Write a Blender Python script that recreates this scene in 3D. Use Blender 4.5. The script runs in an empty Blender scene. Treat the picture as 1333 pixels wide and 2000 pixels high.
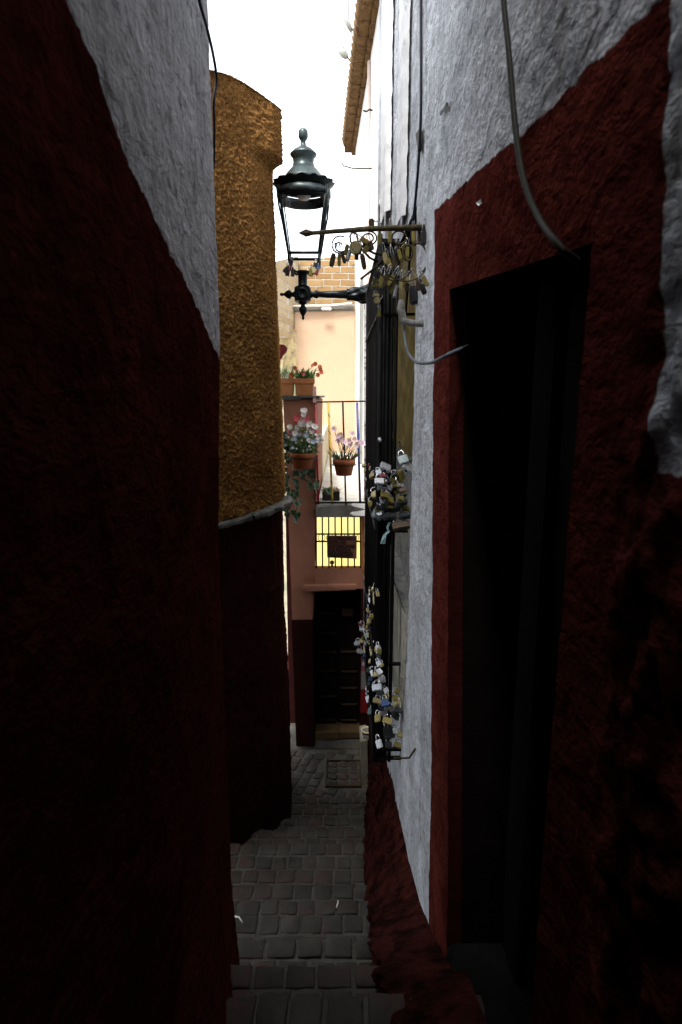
import bpy, bmesh, math, random
from mathutils import Vector, Matrix, noise, Euler
R = math.radians
random.seed(7)
SC = bpy.context.scene
COL = SC.collection
# ------------------------------------------------------------------ camera
F, P = 1200.0, R(10.76)
EYE = Vector((0, 0, 1.65))
cam_d = bpy.data.cameras.new("camera"); cam = bpy.data.objects.new("camera", cam_d); COL.objects.link(cam)
cam.location = EYE; cam.rotation_euler = (R(90) - P, 0, 0)
cam_d.sensor_fit = 'VERTICAL'; cam_d.sensor_height = 36; cam_d.lens = F / 2000 * 36
cam_d.clip_start = .02; cam_d.clip_end = 500
cam_d.dof.use_dof = True; cam_d.dof.focus_distance = 4.2; cam_d.dof.aperture_fstop = 5.6
SC.camera = cam
# ------------------------------------------------------------------ sky, sun, exposure
EXPO = 2.5
W = bpy.data.worlds.new("World"); SC.world = W; W.use_nodes = True
wn = W.node_tree.nodes; wl = W.node_tree.links
bg = wn['Background']; bg.inputs['Strength'].default_value = .12
sky = wn.new('ShaderNodeTexSky'); sky.sky_type = 'NISHITA'; sky.sun_disc = False
SUN_EL, SUN_AZ = R(62), R(200)          # azimuth measured from +Y towards +X
sky.sun_elevation = SUN_EL; sky.sun_rotation = SUN_AZ
hs = wn.new('ShaderNodeHueSaturation'); hs.inputs['Saturation'].default_value = .22
wl.new(sky.outputs[0], hs.inputs['Color']); wl.new(hs.outputs[0], bg.inputs['Color'])
sd = bpy.data.lights.new("sun", 'SUN'); sd.energy = 1.0; sd.angle = R(12); sd.color = (1, .96, .9)
sun = bpy.data.objects.new("sun", sd); COL.objects.link(sun)
sdir = Vector((math.sin(SUN_AZ) * math.cos(SUN_EL), math.cos(SUN_AZ) * math.cos(SUN_EL), math.sin(SUN_EL)))
sun.rotation_euler = sdir.to_track_quat('Z', 'Y').to_euler(); sun.location = (0, 0, 20)
vs = SC.view_settings; vs.view_transform = 'Standard'; vs.look = 'None'; vs.gamma = 1; vs.exposure = EXPO
SC.cycles.max_bounces = 8; SC.cycles.diffuse_bounces = 6; SC.cycles.use_denoising = True
# ------------------------------------------------------------------ picture -> place
FW = Vector((0, math.cos(P), -math.sin(P))); UP = Vector((0, math.sin(P), math.cos(P)))
def ray(px, py): return Vector(((px - 666.5) / F, 0, 0)) + UP * ((1000 - py) / F) + FW
def atY(px, py, Y): d = ray(px, py); return EYE + d * (Y / d.y)
def atZ(px, py, z): d = ray(px, py); return EYE + d * ((z - 1.65) / d.z)
AR, MR = .365, -.0185
AL = -.36
def onP(px, py, a, m): d = ray(px, py); return EYE + d * (a / (d.x - m * d.y))
def onR(px, py, off=0): return onP(px, py, AR - off, MR)
def onL(px, py): return onP(px, py, AL, 0)
# ------------------------------------------------------------------ object helpers
ORG = {}
def tag(o, label=None, cat=None, group=None, kind=None):
    if label: o['label'] = label
    if cat: o['category'] = cat
    if group: o['group'] = group
    if kind: o['kind'] = kind
    return o
def thing(name, label, cat, loc=(0, 0, 0), group=None):
    o = bpy.data.objects.new(name, None); COL.objects.link(o); o.location = loc; o.empty_display_size = .1
    ORG[o.name] = Vector(loc); return tag(o, label, cat, group)
class MB:
    def __init__(s): s.v = []; s.f = []; s.m = []; s.sm = []
    def add(s, vs, fs, mi=0, smooth=False):
        b = len(s.v); s.v += [Vector(v) for v in vs]
        for f in fs: s.f.append([b + i for i in f]); s.m.append(mi); s.sm.append(smooth)
        return s
    def prism(s, pts, off, mi=0):
        off = Vector(off); n = len(pts)
        vs = [Vector(p) for p in pts] + [Vector(p) + off for p in pts]
        fs = [list(range(n)), list(range(2 * n - 1, n - 1, -1))] + [[i, i + n, (i + 1) % n + n, (i + 1) % n] for i in range(n)]
        return s.add(vs, fs, mi)
    def pxprism(s, pts, Y, dy, mi=0): return s.prism([atY(x, y, Y) for x, y in pts], (0, dy, 0), mi)
    def box(s, a, b, mi=0):
        x0, y0, z0 = a; x1, y1, z1 = b
        return s.prism([(x0, y0, z0), (x1, y0, z0), (x1, y0, z1), (x0, y0, z1)], (0, y1 - y0, 0), mi)
    def tube(s, pts, r, n=8, mi=0, cap=True):
        pts = [Vector(p) for p in pts]; rs = r if isinstance(r, (list, tuple)) else [r] * len(pts)
        vs = []; prev = None
        for i, p in enumerate(pts):
            t = (pts[min(i + 1, len(pts) - 1)] - pts[max(i - 1, 0)]).normalized()
            if prev is None: a = t.cross(Vector((0, 0, 1)) if abs(t.z) < .9 else Vector((1, 0, 0))).normalized()
            else: a = (prev - t * prev.dot(t)).normalized()
            prev = a; b = t.cross(a)
            for k in range(n):
                an = 2 * math.pi * k / n; vs.append(p + (a * math.cos(an) + b * math.sin(an)) * rs[i])
        fs = []
        for i in range(len(pts) - 1):
            for k in range(n):
                k2 = (k + 1) % n; fs.append([i * n + k, i * n + k2, (i + 1) * n + k2, (i + 1) * n + k])
        if cap: fs += [list(range(n))[::-1], [(len(pts) - 1) * n + k for k in range(n)]]
        return s.add(vs, fs, mi, True)
    def lathe(s, c, prof, n=24, mi=0, axis='z', wave=None):
        c = Vector(c); vs = []
        for j, (r, h) in enumerate(prof):
            for k in range(n):
                an = 2 * math.pi * k / n; rr = r; hh = h
                if wave and j in wave: rr += wave[j] * math.cos(an * 16); hh += wave[j] * .8 * math.cos(an * 16)
                x, y, z = rr * math.cos(an), rr * math.sin(an), hh
                if axis == 'x': x, y, z = z, y, -x
                if axis == 'y': x, y, z = x, z, y
                vs.append(c + Vector((x, y, z)))
        fs = []
        for j in range(len(prof) - 1):
            for k in range(n):
                k2 = (k + 1) % n; fs.append([j * n + k, j * n + k2, (j + 1) * n + k2, (j + 1) * n + k])
        return s.add(vs, fs, mi, True)
    def grid(s, fn, nu, nv, mi=0, smooth=True):
        vs = [fn(i / nu, j / nv) for i in range(nu + 1) for j in range(nv + 1)]
        fs = [[i * (nv + 1) + j, (i + 1) * (nv + 1) + j, (i + 1) * (nv + 1) + j + 1, i * (nv + 1) + j + 1] for i in range(nu) for j in range(nv)]
        return s.add(vs, fs, mi, smooth)
    def build(s, name, mats, parent=None, bevel=0, origin=None):
        me = bpy.data.meshes.new(name); o = bpy.data.objects.new(name, me); COL.objects.link(o)
        base = Vector((0, 0, 0))
        if parent is not None: base = ORG.get(parent.name, Vector((0, 0, 0))); o.parent = parent; ORG[o.name] = base
        elif origin is not None: base = Vector(origin); o.location = base; ORG[o.name] = base
        me.from_pydata([v - base for v in s.v], [], s.f)
        for m in (mats if isinstance(mats, (list, tuple)) else [mats]): me.materials.append(m)
        me.polygons.foreach_set('material_index', s.m); me.polygons.foreach_set('use_smooth', s.sm)
        if bevel:
            bm = bmesh.new(); bm.from_mesh(me); bmesh.ops.remove_doubles(bm, verts=bm.verts, dist=1e-5)
            es = [e for e in bm.edges if len(e.link_faces) == 2 and e.calc_face_angle(0) > .6]
            bmesh.ops.bevel(bm, geom=es, offset=bevel, segments=2, affect='EDGES', clamp_overlap=True); bm.to_mesh(me); bm.free()
        me.update(); return o
# ------------------------------------------------------------------ materials
def new_mat(name):
    m = bpy.data.materials.new(name); m.use_nodes = True
    return m, m.node_tree.nodes, m.node_tree.links, m.node_tree.nodes['Principled BSDF']
def tex_noise(n, l, vec, scale, detail=4, rough=.6, dist=0):
    t = n.new('ShaderNodeTexNoise'); t.inputs['Scale'].default_value = scale; t.inputs['Detail'].default_value = detail
    t.inputs['Roughness'].default_value = rough; t.inputs['Distortion'].default_value = dist
    if vec is not None: l.new(vec, t.inputs['Vector'])
    return t.outputs['Fac']
def mth(n, l, op, a, b=None, clamp=False):
    m = n.new('ShaderNodeMath'); m.operation = op; m.use_clamp = clamp
    for i, v in enumerate((a, b)):
        if v is None: continue
        if hasattr(v, 'is_output'): l.new(v, m.inputs[i])
        else: m.inputs[i].default_value = v
    return m.outputs[0]
def mixc(n, l, f, a, b):
    m = n.new('ShaderNodeMix'); m.data_type = 'RGBA'
    for k, v in ((0, f), (6, a), (7, b)):
        if hasattr(v, 'is_output'): l.new(v, m.inputs[k])
        elif k == 0: m.inputs[0].default_value = v
        else: m.inputs[k].default_value = (*v, 1)
    return m.outputs[2]
def ramp(n, l, f, lo, hi):
    m = n.new('ShaderNodeMapRange'); m.inputs[1].default_value = lo; m.inputs[2].default_value = hi; l.new(f, m.inputs[0]); return m.outputs[0]
def add_bumps(n, l, b, vec, bumps):
    prev = None
    for (sc, st, dist, det) in bumps:
        f = tex_noise(n, l, vec, sc, det, .6, .4); bp = n.new('ShaderNodeBump')
        bp.inputs['Strength'].default_value = st; bp.inputs['Distance'].default_value = dist
        l.new(f, bp.inputs['Height'])
        if prev: l.new(prev, bp.inputs['Normal'])
        prev = bp.outputs[0]
    if prev: l.new(prev, b.inputs['Normal'])
def M(name, c, rough=.8, var=.25, vs=6, bumps=((60, .4, .004, 4),), metal=0, c2=None, c2at=(.55, .7), c2s=12, world=True, spec=.15):
    m, n, l, b = new_mat(name)
    if world: vec = n.new('ShaderNodeNewGeometry').outputs['Position']
    else: vec = n.new('ShaderNodeTexCoord').outputs['Object']
    f = tex_noise(n, l, vec, vs, 5)
    col = mixc(n, l, ramp(n, l, f, .3, .7), [x * (1 - var) for x in c], [min(1, x * (1 + var)) for x in c])
    if c2: col = mixc(n, l, ramp(n, l, tex_noise(n, l, vec, c2s, 6, .65), *c2at), col, c2)
    l.new(col, b.inputs['Base Color']); b.inputs['Roughness'].default_value = rough; b.inputs['Metallic'].default_value = metal
    b.inputs['Specular IOR Level'].default_value = spec
    add_bumps(n, l, b, vec, bumps); return m
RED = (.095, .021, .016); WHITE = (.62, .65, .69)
def curve_node(n, l, x, pts):
    """piecewise linear y(x) through pts, in world units"""
    pts = sorted(pts); x0, x1 = pts[0][0], pts[-1][0]; ys = [p[1] for p in pts]; y0, y1 = min(ys), max(ys) + 1e-6
    c = n.new('ShaderNodeFloatCurve'); cv = c.mapping.curves[0]
    nrm = [((a - x0) / (x1 - x0), (b - y0) / (y1 - y0)) for a, b in pts]
    cv.points[0].location = nrm[0]; cv.points[1].location = nrm[-1]
    for p in nrm[1:-1]: cv.points.new(*p)
    for p in cv.points: p.handle_type = 'VECTOR'
    c.mapping.update(); c.inputs['Factor'].default_value = 1
    l.new(ramp(n, l, x, x0, x1), c.inputs['Value'])
    m = n.new('ShaderNodeMapRange'); m.inputs[3].default_value = y0; m.inputs[4].default_value = y1; l.new(c.outputs[0], m.inputs[0]); return m.outputs[0]
def painted_wall(name, mask_fn, red=RED, white=WHITE, bumps=(), stain=None):
    m, n, l, b = new_mat(name)
    pos = n.new('ShaderNodeNewGeometry').outputs['Position']; sep = n.new('ShaderNodeSeparateXYZ'); l.new(pos, sep.inputs[0])
    wob = mth(n, l, 'MULTIPLY', mth(n, l, 'SUBTRACT', tex_noise(n, l, pos, 18, 5, .65), .5), .035)
    y = mth(n, l, 'ADD', sep.outputs[1], wob); z = mth(n, l, 'ADD', sep.outputs[2], wob)
    mask = mask_fn(n, l, y, z)      # 1 = red
    big = tex_noise(n, l, pos, 3, 5, .6); fine = tex_noise(n, l, pos, 30, 6, .7)
    # long vertical streaks of dirt in the limewash
    mp = n.new('ShaderNodeMapping'); mp.inputs['Scale'].default_value = (9, 9, 1.2); l.new(pos, mp.inputs[0])
    streak = tex_noise(n, l, mp.outputs[0], 4, 6, .7)
    w = mixc(n, l, ramp(n, l, big, .35, .62), [c * .6 for c in white], white)
    w = mixc(n, l, mth(n, l, 'MULTIPLY', ramp(n, l, streak, .5, .72), .7), w, (.24, .22, .22))
    w = mixc(n, l, mth(n, l, 'MULTIPLY', ramp(n, l, fine, .54, .68), .75), w, (.16, .15, .145))
    w = mixc(n, l, mth(n, l, 'MULTIPLY', ramp(n, l, tex_noise(n, l, pos, 9, 7, .75), .56, .66), .45), w, (.2, .18, .175))
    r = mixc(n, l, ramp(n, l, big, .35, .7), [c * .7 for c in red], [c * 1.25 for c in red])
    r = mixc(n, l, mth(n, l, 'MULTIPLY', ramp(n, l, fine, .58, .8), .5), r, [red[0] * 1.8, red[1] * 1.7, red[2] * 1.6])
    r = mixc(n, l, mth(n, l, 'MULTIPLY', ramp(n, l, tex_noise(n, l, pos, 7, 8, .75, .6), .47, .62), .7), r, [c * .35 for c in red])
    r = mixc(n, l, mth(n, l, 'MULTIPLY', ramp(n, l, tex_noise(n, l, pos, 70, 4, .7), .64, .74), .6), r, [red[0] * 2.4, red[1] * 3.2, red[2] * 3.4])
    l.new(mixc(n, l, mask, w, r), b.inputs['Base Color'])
    b.inputs['Roughness'].default_value = .7; b.inputs['Specular IOR Level'].default_value = 0
    mpb = n.new('ShaderNodeMapping'); mpb.inputs['Scale'].default_value = (1, .5, .8); l.new(pos, mpb.inputs[0])
    add_bumps(n, l, b, mpb.outputs[0], bumps); return m
def step(n, l, a, b, soft=.004):       # 1 where a > b
    return mth(n, l, 'DIVIDE', mth(n, l, 'SUBTRACT', a, b), soft, True)
def yz(p): return (p.y, p.z)
# right house: red surround with a slanting top edge between two white strips
RT = [yz(onR(*q)) for q in ((848, 412), (880, 384), (940, 325), (1010, 268), (1085, 196), (1150, 128), (1210, 72), (1270, 18))]
FAR = [(p.z, p.y) for p in (onR(850, 405), onR(846, 700), onR(845, 1100), onR(842, 1500), onR(838, 1800))]
NEAR = [(p.z, p.y) for p in (onR(1307, 0), onR(1296, 250), onR(1294, 500), onR(1294, 750), onR(1290, 930))]
ZW = onR(1300, 925).z
def mask_right(n, l, y, z):
    a = step(n, l, curve_node(n, l, z, FAR), y)
    b = step(n, l, curve_node(n, l, y, RT), z)
    nearw = mth(n, l, 'MULTIPLY', step(n, l, curve_node(n, l, z, NEAR), y), step(n, l, z, ZW))
    return mth(n, l, 'MULTIPLY', mth(n, l, 'MULTIPLY', a, b), mth(n, l, 'SUBTRACT', 1, nearw))
PLB = ((22, .6, .035, 4), (75, .75, .012, 5), (220, .4, .003, 4))
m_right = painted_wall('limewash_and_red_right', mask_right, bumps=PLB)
LT = [yz(onL(*q)) for q in ((60, -170), (130, 0), (180, 112), (240, 290), (320, 465), (375, 575), (428, 700))]
def mask_left(n, l, y, z): return step(n, l, curve_node(n, l, y, LT), z)
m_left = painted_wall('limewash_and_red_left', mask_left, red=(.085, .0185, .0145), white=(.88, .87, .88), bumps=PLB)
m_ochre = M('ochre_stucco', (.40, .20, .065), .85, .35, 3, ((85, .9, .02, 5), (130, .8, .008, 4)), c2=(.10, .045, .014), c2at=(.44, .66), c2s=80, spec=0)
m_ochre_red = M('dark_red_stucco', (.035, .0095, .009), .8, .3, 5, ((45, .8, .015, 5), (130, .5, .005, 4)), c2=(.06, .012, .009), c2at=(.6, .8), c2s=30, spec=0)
m_footing = M('red_rubble', (.055, .0135, .01), .75, .4, 9, ((24, 1, .05, 5), (80, .8, .015, 4)), c2=(.012, .004, .003), c2at=(.44, .6), c2s=11, spec=.02)
m_slate = M('slate_ledge', (.08, .08, .07), .6, .4, 12, ((40, .7, .01, 5),), c2=(.4, .4, .38), c2at=(.62, .75), c2s=22)
m_stone = M('cobble_stone', (.05, .046, .038), .75, .5, 5, ((40, .6, .008, 5), (150, .5, .003, 4)), c2=(.065, .042, .036), c2at=(.5, .62), c2s=4)
m_mortar = M('mortar', (.085, .08, .066), .9, .3, 7, ((60, .7, .008, 5),), c2=(.07, .065, .055), c2at=(.5, .7), c2s=9)
m_iron = M('black_iron', (.006, .006, .006), .55, .3, 20, ((80, .3, .002, 4),), metal=.3)
m_rust = M('rusty_iron', (.05, .038, .02), .6, .4, 30, ((90, .5, .002, 4),), metal=.5, c2=(.14, .09, .04), c2at=(.5, .7), c2s=60)
m_lamp = M('grey_green_lamp_paint', (.075, .1, .1), .38, .2, 10, ((60, .15, .001, 3),), metal=.4, c2=(.035, .045, .045), c2at=(.55, .75), c2s=14)
m_lampdk = M('black_lamp_paint', (.012, .016, .017), .35, .3, 10, ((90, .5, .002, 4),), metal=.3)
m_pier = M('terracotta_plaster', (.225, .1, .062), .85, .14, 3, ((9, .3, .02, 3), (70, .4, .003, 5)), c2=(.16, .06, .034), c2at=(.55, .75), c2s=5)
m_pierside = m_pier
m_maroon = M('maroon_dado', (.02, .006, .0055), .7, .3, 6, ((60, .5, .004, 5),), spec=0)
m_peach = M('peach_plaster', (.56, .4, .275), .85, .06, 1.5, ((5, .25, .03, 3), (60, .3, .003, 4)))
m_cream = M('cream_plaster', (.5, .44, .34), .9, .2, 3, ((40, .6, .008, 5),), c2=(.38, .33, .25), c2at=(.5, .75), c2s=5)
m_white = M('white_plaster', (.74, .73, .72), .85, .08, 4, ((50, .4, .004, 4),), c2=(.3, .28, .26), c2at=(.64, .72), c2s=9)
m_paleband = M('pale_grey_band', (.66, .66, .66), .75, .1, 6, ((50, .3, .003, 4),), c2=(.25, .24, .23), c2at=(.6, .75), c2s=15)
m_concrete = M('grey_concrete', (.17, .16, .14), .9, .3, 6, ((60, .6, .006, 5),), c2=(.07, .065, .055), c2at=(.55, .7), c2s=12)
m_pot = M('terracotta_pot', (.24, .075, .03), .75, .2, 14, ((80, .3, .002, 4),), c2=(.35, .16, .09), c2at=(.6, .75), c2s=25)
m_potsq = M('brown_plastic_pot', (.3, .12, .045), .6, .15, 14, ((80, .2, .001, 4),))
m_tile = M('old_clay_tile', (.2, .115, .05), .85, .35, 9, ((50, .6, .008, 5),), c2=(.1, .05, .02), c2at=(.5, .65), c2s=16)
m_soil = M('dry_soil', (.09, .06, .035), .95, .4, 40, ((90, .8, .01, 4),))
m_wood_and_shade = M('door_wood_and_reveal_shade', (.006, .004, .0035), .6, .3, 10, ((60, .3, .002, 4),), spec=.02)  # wood of the doors, and the black lining that darkens the near reveal
m_shut = M('ochre_shutter', (.13, .095, .025), .8, .3, 6, ((50, .4, .004, 5),), c2=(.06, .04, .015), c2at=(.6, .72), c2s=10)
m_post = M('dull_grey_post', (.006, .006, .007), .8, .2, 8, spec=.02)
m_dkstone = M('dark_threshold_stone', (.008, .0085, .0075), .8, .4, 8, ((30, .8, .015, 5),), spec=.02)
m_grey = M('bare_grey_render', (.2, .2, .19), .9, .35, 8, ((35, .8, .012, 5), (120, .5, .004, 4)), c2=(.08, .075, .065), c2at=(.52, .7), c2s=18)
m_cable = M('black_cable', (.012, .013, .018), .45, .1, 10, ((60, .1, .001, 2),))
m_cable2 = M('grey_cable', (.1, .12, .14), .45, .1, 10, ((60, .1, .001, 2),))
m_cable3 = M('olive_cable', (.011, .010, .006), .6, .2, 10, ((60, .2, .001, 2),))
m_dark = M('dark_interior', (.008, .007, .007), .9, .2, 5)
m_hinge = M('white_metal', (.86, .85, .8), .5, .05, 20, ((80, .2, .001, 3),))
# brick
def brick_mat(name, c1, c2, mort):
    m, n, l, b = new_mat(name); pos = n.new('ShaderNodeNewGeometry').outputs['Position']
    mp = n.new('ShaderNodeMapping'); mp.inputs['Rotation'].default_value = (R(90), 0, 0); l.new(pos, mp.inputs[0])
    ad = n.new('ShaderNodeVectorMath'); ad.operation = 'ADD'; l.new(mp.outputs[0], ad.inputs[0])
    t = n.new('ShaderNodeTexNoise'); t.inputs['Scale'].default_value = 6; l.new(pos, t.inputs['Vector'])
    sc = n.new('ShaderNodeVectorMath'); sc.operation = 'SCALE'; sc.inputs['Scale'].default_value = .03; l.new(t.outputs['Color'], sc.inputs[0]); l.new(sc.outputs[0], ad.inputs[1])
    br = n.new('ShaderNodeTexBrick'); l.new(ad.outputs[0], br.inputs[0])
    br.inputs['Scale'].default_value = 1; br.inputs['Brick Width'].default_value = .31; br.inputs['Row Height'].default_value = .115
    br.inputs['Mortar Size'].default_value = .013; br.inputs['Mortar Smooth'].default_value = .4
    br.inputs['Color1'].default_value = (*c1, 1); br.inputs['Color2'].default_value = (*c2, 1); br.inputs['Mortar'].default_value = (*mort, 1)
    col = mixc(n, l, ramp(n, l, tex_noise(n, l, pos, 7, 6), .55, .8), br.outputs['Color'], [x * .45 for x in c1])
    l.new(col, b.inputs['Base Color']); b.inputs['Roughness'].default_value = .9
    inv = mth(n, l, 'SUBTRACT', 1, br.outputs['Fac']); bp = n.new('ShaderNodeBump'); bp.inputs['Distance'].default_value = .02; l.new(inv, bp.inputs['Height'])
    bp2 = n.new('ShaderNodeBump'); bp2.inputs['Distance'].default_value = .01; bp2.inputs['Strength'].default_value = .6
    l.new(tex_noise(n, l, pos, 40, 5), bp2.inputs['Height']); l.new(bp.outputs[0], bp2.inputs['Normal']); l.new(bp2.outputs[0], b.inputs['Normal'])
    return m
m_brick = brick_mat('old_brick', (.27, .15, .055), (.36, .23, .1), (.42, .38, .31))
m_brick2 = brick_mat('pale_brick', (.42, .32, .18), (.52, .43, .28), (.52, .49, .42))
# glass
def glass_mat():
    m, n, l, b = new_mat('lantern_glass'); out = n['Material Output']
    tr = n.new('ShaderNodeBsdfTransparent'); tr.inputs[0].default_value = (.96, .98, .98, 1); gl = n.new('ShaderNodeBsdfGlossy'); gl.inputs['Roughness'].default_value = .05
    mx = n.new('ShaderNodeMixShader'); fr = n.new('ShaderNodeFresnel'); fr.inputs[0].default_value = 1.45
    l.new(fr.outputs[0], mx.inputs[0]); l.new(tr.outputs[0], mx.inputs[1]); l.new(gl.outputs[0], mx.inputs[2]); l.new(mx.outputs[0], out.inputs[0]); return m
m_glass = glass_mat()
m_bulb = M('bulb_glass', (.7, .62, .58), .25, .03, 5, ())
def emit_mat(name, c, s):
    m, n, l, b = new_mat(name); pos = n.new('ShaderNodeNewGeometry').outputs['Position']
    f = tex_noise(n, l, pos, 5, 4); col = mixc(n, l, ramp(n, l, f, .3, .7), [c[0], c[1] * .93, c[2] * .72], c)
    l.new(col, b.inputs['Base Color']); l.new(col, b.inputs['Emission Color']); b.inputs['Emission Strength'].default_value = s
    b.inputs['Roughness'].default_value = .8; return m
m_lit = emit_mat('lit_yellow_pane', (1.0, .86, .34), 1.25 * 2 ** -EXPO)
# plain paints
def flat(name, c, rough=.5, metal=0, bump=.15): return M(name, c, rough, .12, 25, ((120, bump, .001, 3),), metal=metal, world=False)
def leafm(name, c, c2=None): 
    m = M(name, c, .5, .35, 30, ((60, .2, .001, 2),), c2=c2, c2s=50, spec=.4); return m
# ------------------------------------------------------------------ displaced plaster
def nz(p, s, oct=4, seed=0):
    return noise.fractal(Vector((p[0] * s + seed, p[1] * s - seed, p[2] * s)), 1.0, 2.0, oct)
def plaster(p, amp=.006):
    p = Vector((p[0], p[1] * .32, p[2] * .7))
    return amp * (.6 * nz(p, 1.3, 2, 5) + .28 * nz(p, 8, 3, 9) + .24 * nz(p, 26, 3, 2))
def rxy(y, z, off=0): return AR + MR * y - off
def rdisp(y, z):
    p = Vector((0, y, z)); d = plaster(p, .008)
    # the near pier is bare rubble: coarse lumps that fade away from it
    k = max(0, min(1, (.80 - .05 * (1.5 - z) - y) / .12)); lo = max(0, min(1, (1.75 - z) / .3))
    k *= .35 + .65 * lo
    if k > 0: d += k * (.018 * (noise.turbulence(Vector((y * 14, z * 11, 3)), 4, False) - .3) + .012 * nz(p, 30, 3, 4) + .022 * lo)
    # below about 0.2 m above the camera's ground the whitewash near the footing gets coarser
    return d
def lat(p, q, t): return (p[0] + (q[0] - p[0]) * t, p[1] + (q[1] - p[1]) * t)
def rpatch(mb, TL, TR, BR, BL, du, dz, disp=rdisp, off=0):
    """bilinear patch in the (y,z) plane of the right wall; L = nearer to the camera"""
    w = max(abs(TR[0] - TL[0]), abs(BR[0] - BL[0])); h = max(abs(TL[1] - BL[1]), abs(TR[1] - BR[1]))
    nu, nv = max(1, int(w / du)), max(1, int(h / dz))
    def fn(u, v):
        y, z = lat(lat(BL, BR, u), lat(TL, TR, u), v); return Vector((rxy(y, z, off) - disp(y, z), y, z))
    mb.grid(fn, nu, nv)
# ================================================================== GROUND
NOS = [(1938, 0.0), (1880, -.2), (1828, -.4), (1785, -.6), (1755, -.8), (1726, -1.0), (1645, -1.2), (1618, -1.4), (1596, -1.6), (1576, -1.8), (1556, -2.0)]
nos = [(atZ(600, r, z).y, z) for r, z in NOS]
ZL = -2.2
def ground_z(y):
    for yy, z in nos:
        if y < yy: return z
    return ZL
g = MB(); g.box((-60, nos[-1][0] - .3, ZL - .6), (60, 90, ZL - .018)); tag(g.build('ground', m_mortar), kind='structure')
def cobble(mb, c, ax, ay, hx, hy, zt, h=.05):
    """one worn, slightly pillowed sett"""
    ax = Vector(ax); ay = Vector(ay); c = Vector((c[0], c[1], 0)); rings = []
    js = [random.uniform(-.003, .003) for _ in range(16)]
    tilt = (random.uniform(-.05, .05), random.uniform(-.05, .05)); zt += random.uniform(-.003, .003)
    for (s, dz, rd) in ((1.0, -h, .16), (1.0, -.007, .16), (.97, -.002, .18), (.88, 0, .22)):
        r = []
        for k in range(12):
            an = 2 * math.pi * (k + .5) / 12; cx, cy = math.cos(an), math.sin(an); q = max(abs(cx), abs(cy)); e = 1 / q
            e = e * (1 - rd * .5) + 1 * rd * .5
            u, v = cx * e * hx * s + js[k % 16] * s, cy * e * hy * s + js[(k + 5) % 16] * s
            p = c + ax * u + ay * v; r.append(Vector((p.x, p.y, zt + dz + tilt[0] * u + tilt[1] * v)))
        rings.append(r)
    vs = sum(rings, []); fs = []
    for j in range(3):
        for k in range(12): fs.append([j * 12 + k, j * 12 + (k + 1) % 12, (j + 1) * 12 + (k + 1) % 12, (j + 1) * 12 + k])
    fs.append(list(range(36, 48))); mb.add(vs, fs, 1, True)
st = MB()
tre = [(-4.0, 0.62)] ; prev = -4.0
edges = [-2.0] + [n_[0] for n_ in nos]
# upper landing behind and under the camera, then the treads
for i, (ye, z) in enumerate(nos):
    y0 = -4.0 if i == 0 else nos[i - 1][0]
    def top(u, v, y0=y0, ye=ye, z=z):
        x = -1.7 + u * 2.03; y = y0 - .002 + v * (ye - y0)
        e = .012 * nz((x, y, z), 5, 3) if v > .5 else 0
        return Vector((x, y + e * v, z - .008 + .004 * nz((x, y, z), 9, 3) - (.012 if v >= 1 else 0)))
    ye0 = ye
    st.grid(top, 60, 14 if i else 8, 0)
    def riser(u, v, ye=ye, z=z):
        x = -1.7 + u * 2.03; e = .012 * nz((x, ye, z), 5, 3); return Vector((x, ye + e - .002 - .01 * v + .01 * nz((x, ye, z - v), 12, 3) * (v > 0), z - .028 - v * .2))
    st.grid(riser, 60, 5, 0)
    # setts: rows counted back from the nosing
    if i == 0: y0 = .7
    span = ye - y0; rows = max(1, round(span / .108)); pitch = span / rows
    for r_ in range(rows):
        yc = ye - pitch * (r_ + .5); x = -1.15 + random.random() * .1 + .03 * r_
        while x < .36:
            w = random.uniform(.074, .108)
            if r_ == rows - 1 and i and random.random() < .12: x += w + .02; continue
            cobble(st, (x + w / 2, yc + random.uniform(-.004, .004)), (1, random.uniform(-.02, .02), 0), (0, 1, 0), w / 2, pitch / 2 - .006 - random.uniform(0, .003), z, .045)
            x += w + random.uniform(.008, .015)
tag(st.build('steps', [m_mortar, m_stone]), kind='structure')
# landing: setts laid askew
ld = MB(); y0 = nos[-1][0]
ld.grid(lambda u, v: Vector((-2.2 + u * 3, y0 + .004 + v * 4.2, ZL - .007 + .006 * nz((u * 3, v * 4.2, 0), 9, 3))), 60, 60, 0)
ca, sa = math.cos(R(-17)), math.sin(R(-17)); PX0, PY0, PX1, PY1 = -.16, 5.52, .21, 5.98
for i in range(-34, 34):
    off = random.uniform(0, .1)
    for j in range(-34, 34):
        u, v = i * .105, j * .125 + off; x = -.4 + u * ca - v * sa; y = 6.6 + u * sa + v * ca
        if not (-1.7 < x < .34 and y0 + .07 < y < 9.0): continue
        if PX0 - .05 < x < PX1 + .05 and PY0 - .05 < y < PY1 + .05: continue
        if x > -.62 and y > 6.15: continue
        cobble(ld, (x, y), (ca, sa, 0), (-sa, ca, 0), .045 + random.uniform(-.003, .003), .054 + random.uniform(-.004, .004), ZL, .03)
tag(ld.build('landing', [m_mortar, m_stone]), kind='structure')
cv = thing('inspection_cover', 'square stone-set inspection cover let into the landing cobbles', 'cover', ((PX0 + PX1) / 2, (PY0 + PY1) / 2, ZL))
b = MB()
for a_, c_ in (((PX0, PY0), (PX1, PY0 + .018)), ((PX0, PY1 - .018), (PX1, PY1)), ((PX0, PY0 + .018), (PX0 + .018, PY1 - .018)), ((PX1 - .018, PY0 + .018), (PX1, PY1 - .018))):
    b.box((*a_, ZL - .03), (*c_, ZL + .012))
b.build('rim', m_rust, cv, bevel=.003)
b = MB(); b.box((PX0 + .018, PY0 + .018, ZL - .03), (PX1 - .018, PY1 - .018, ZL - .008))
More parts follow.
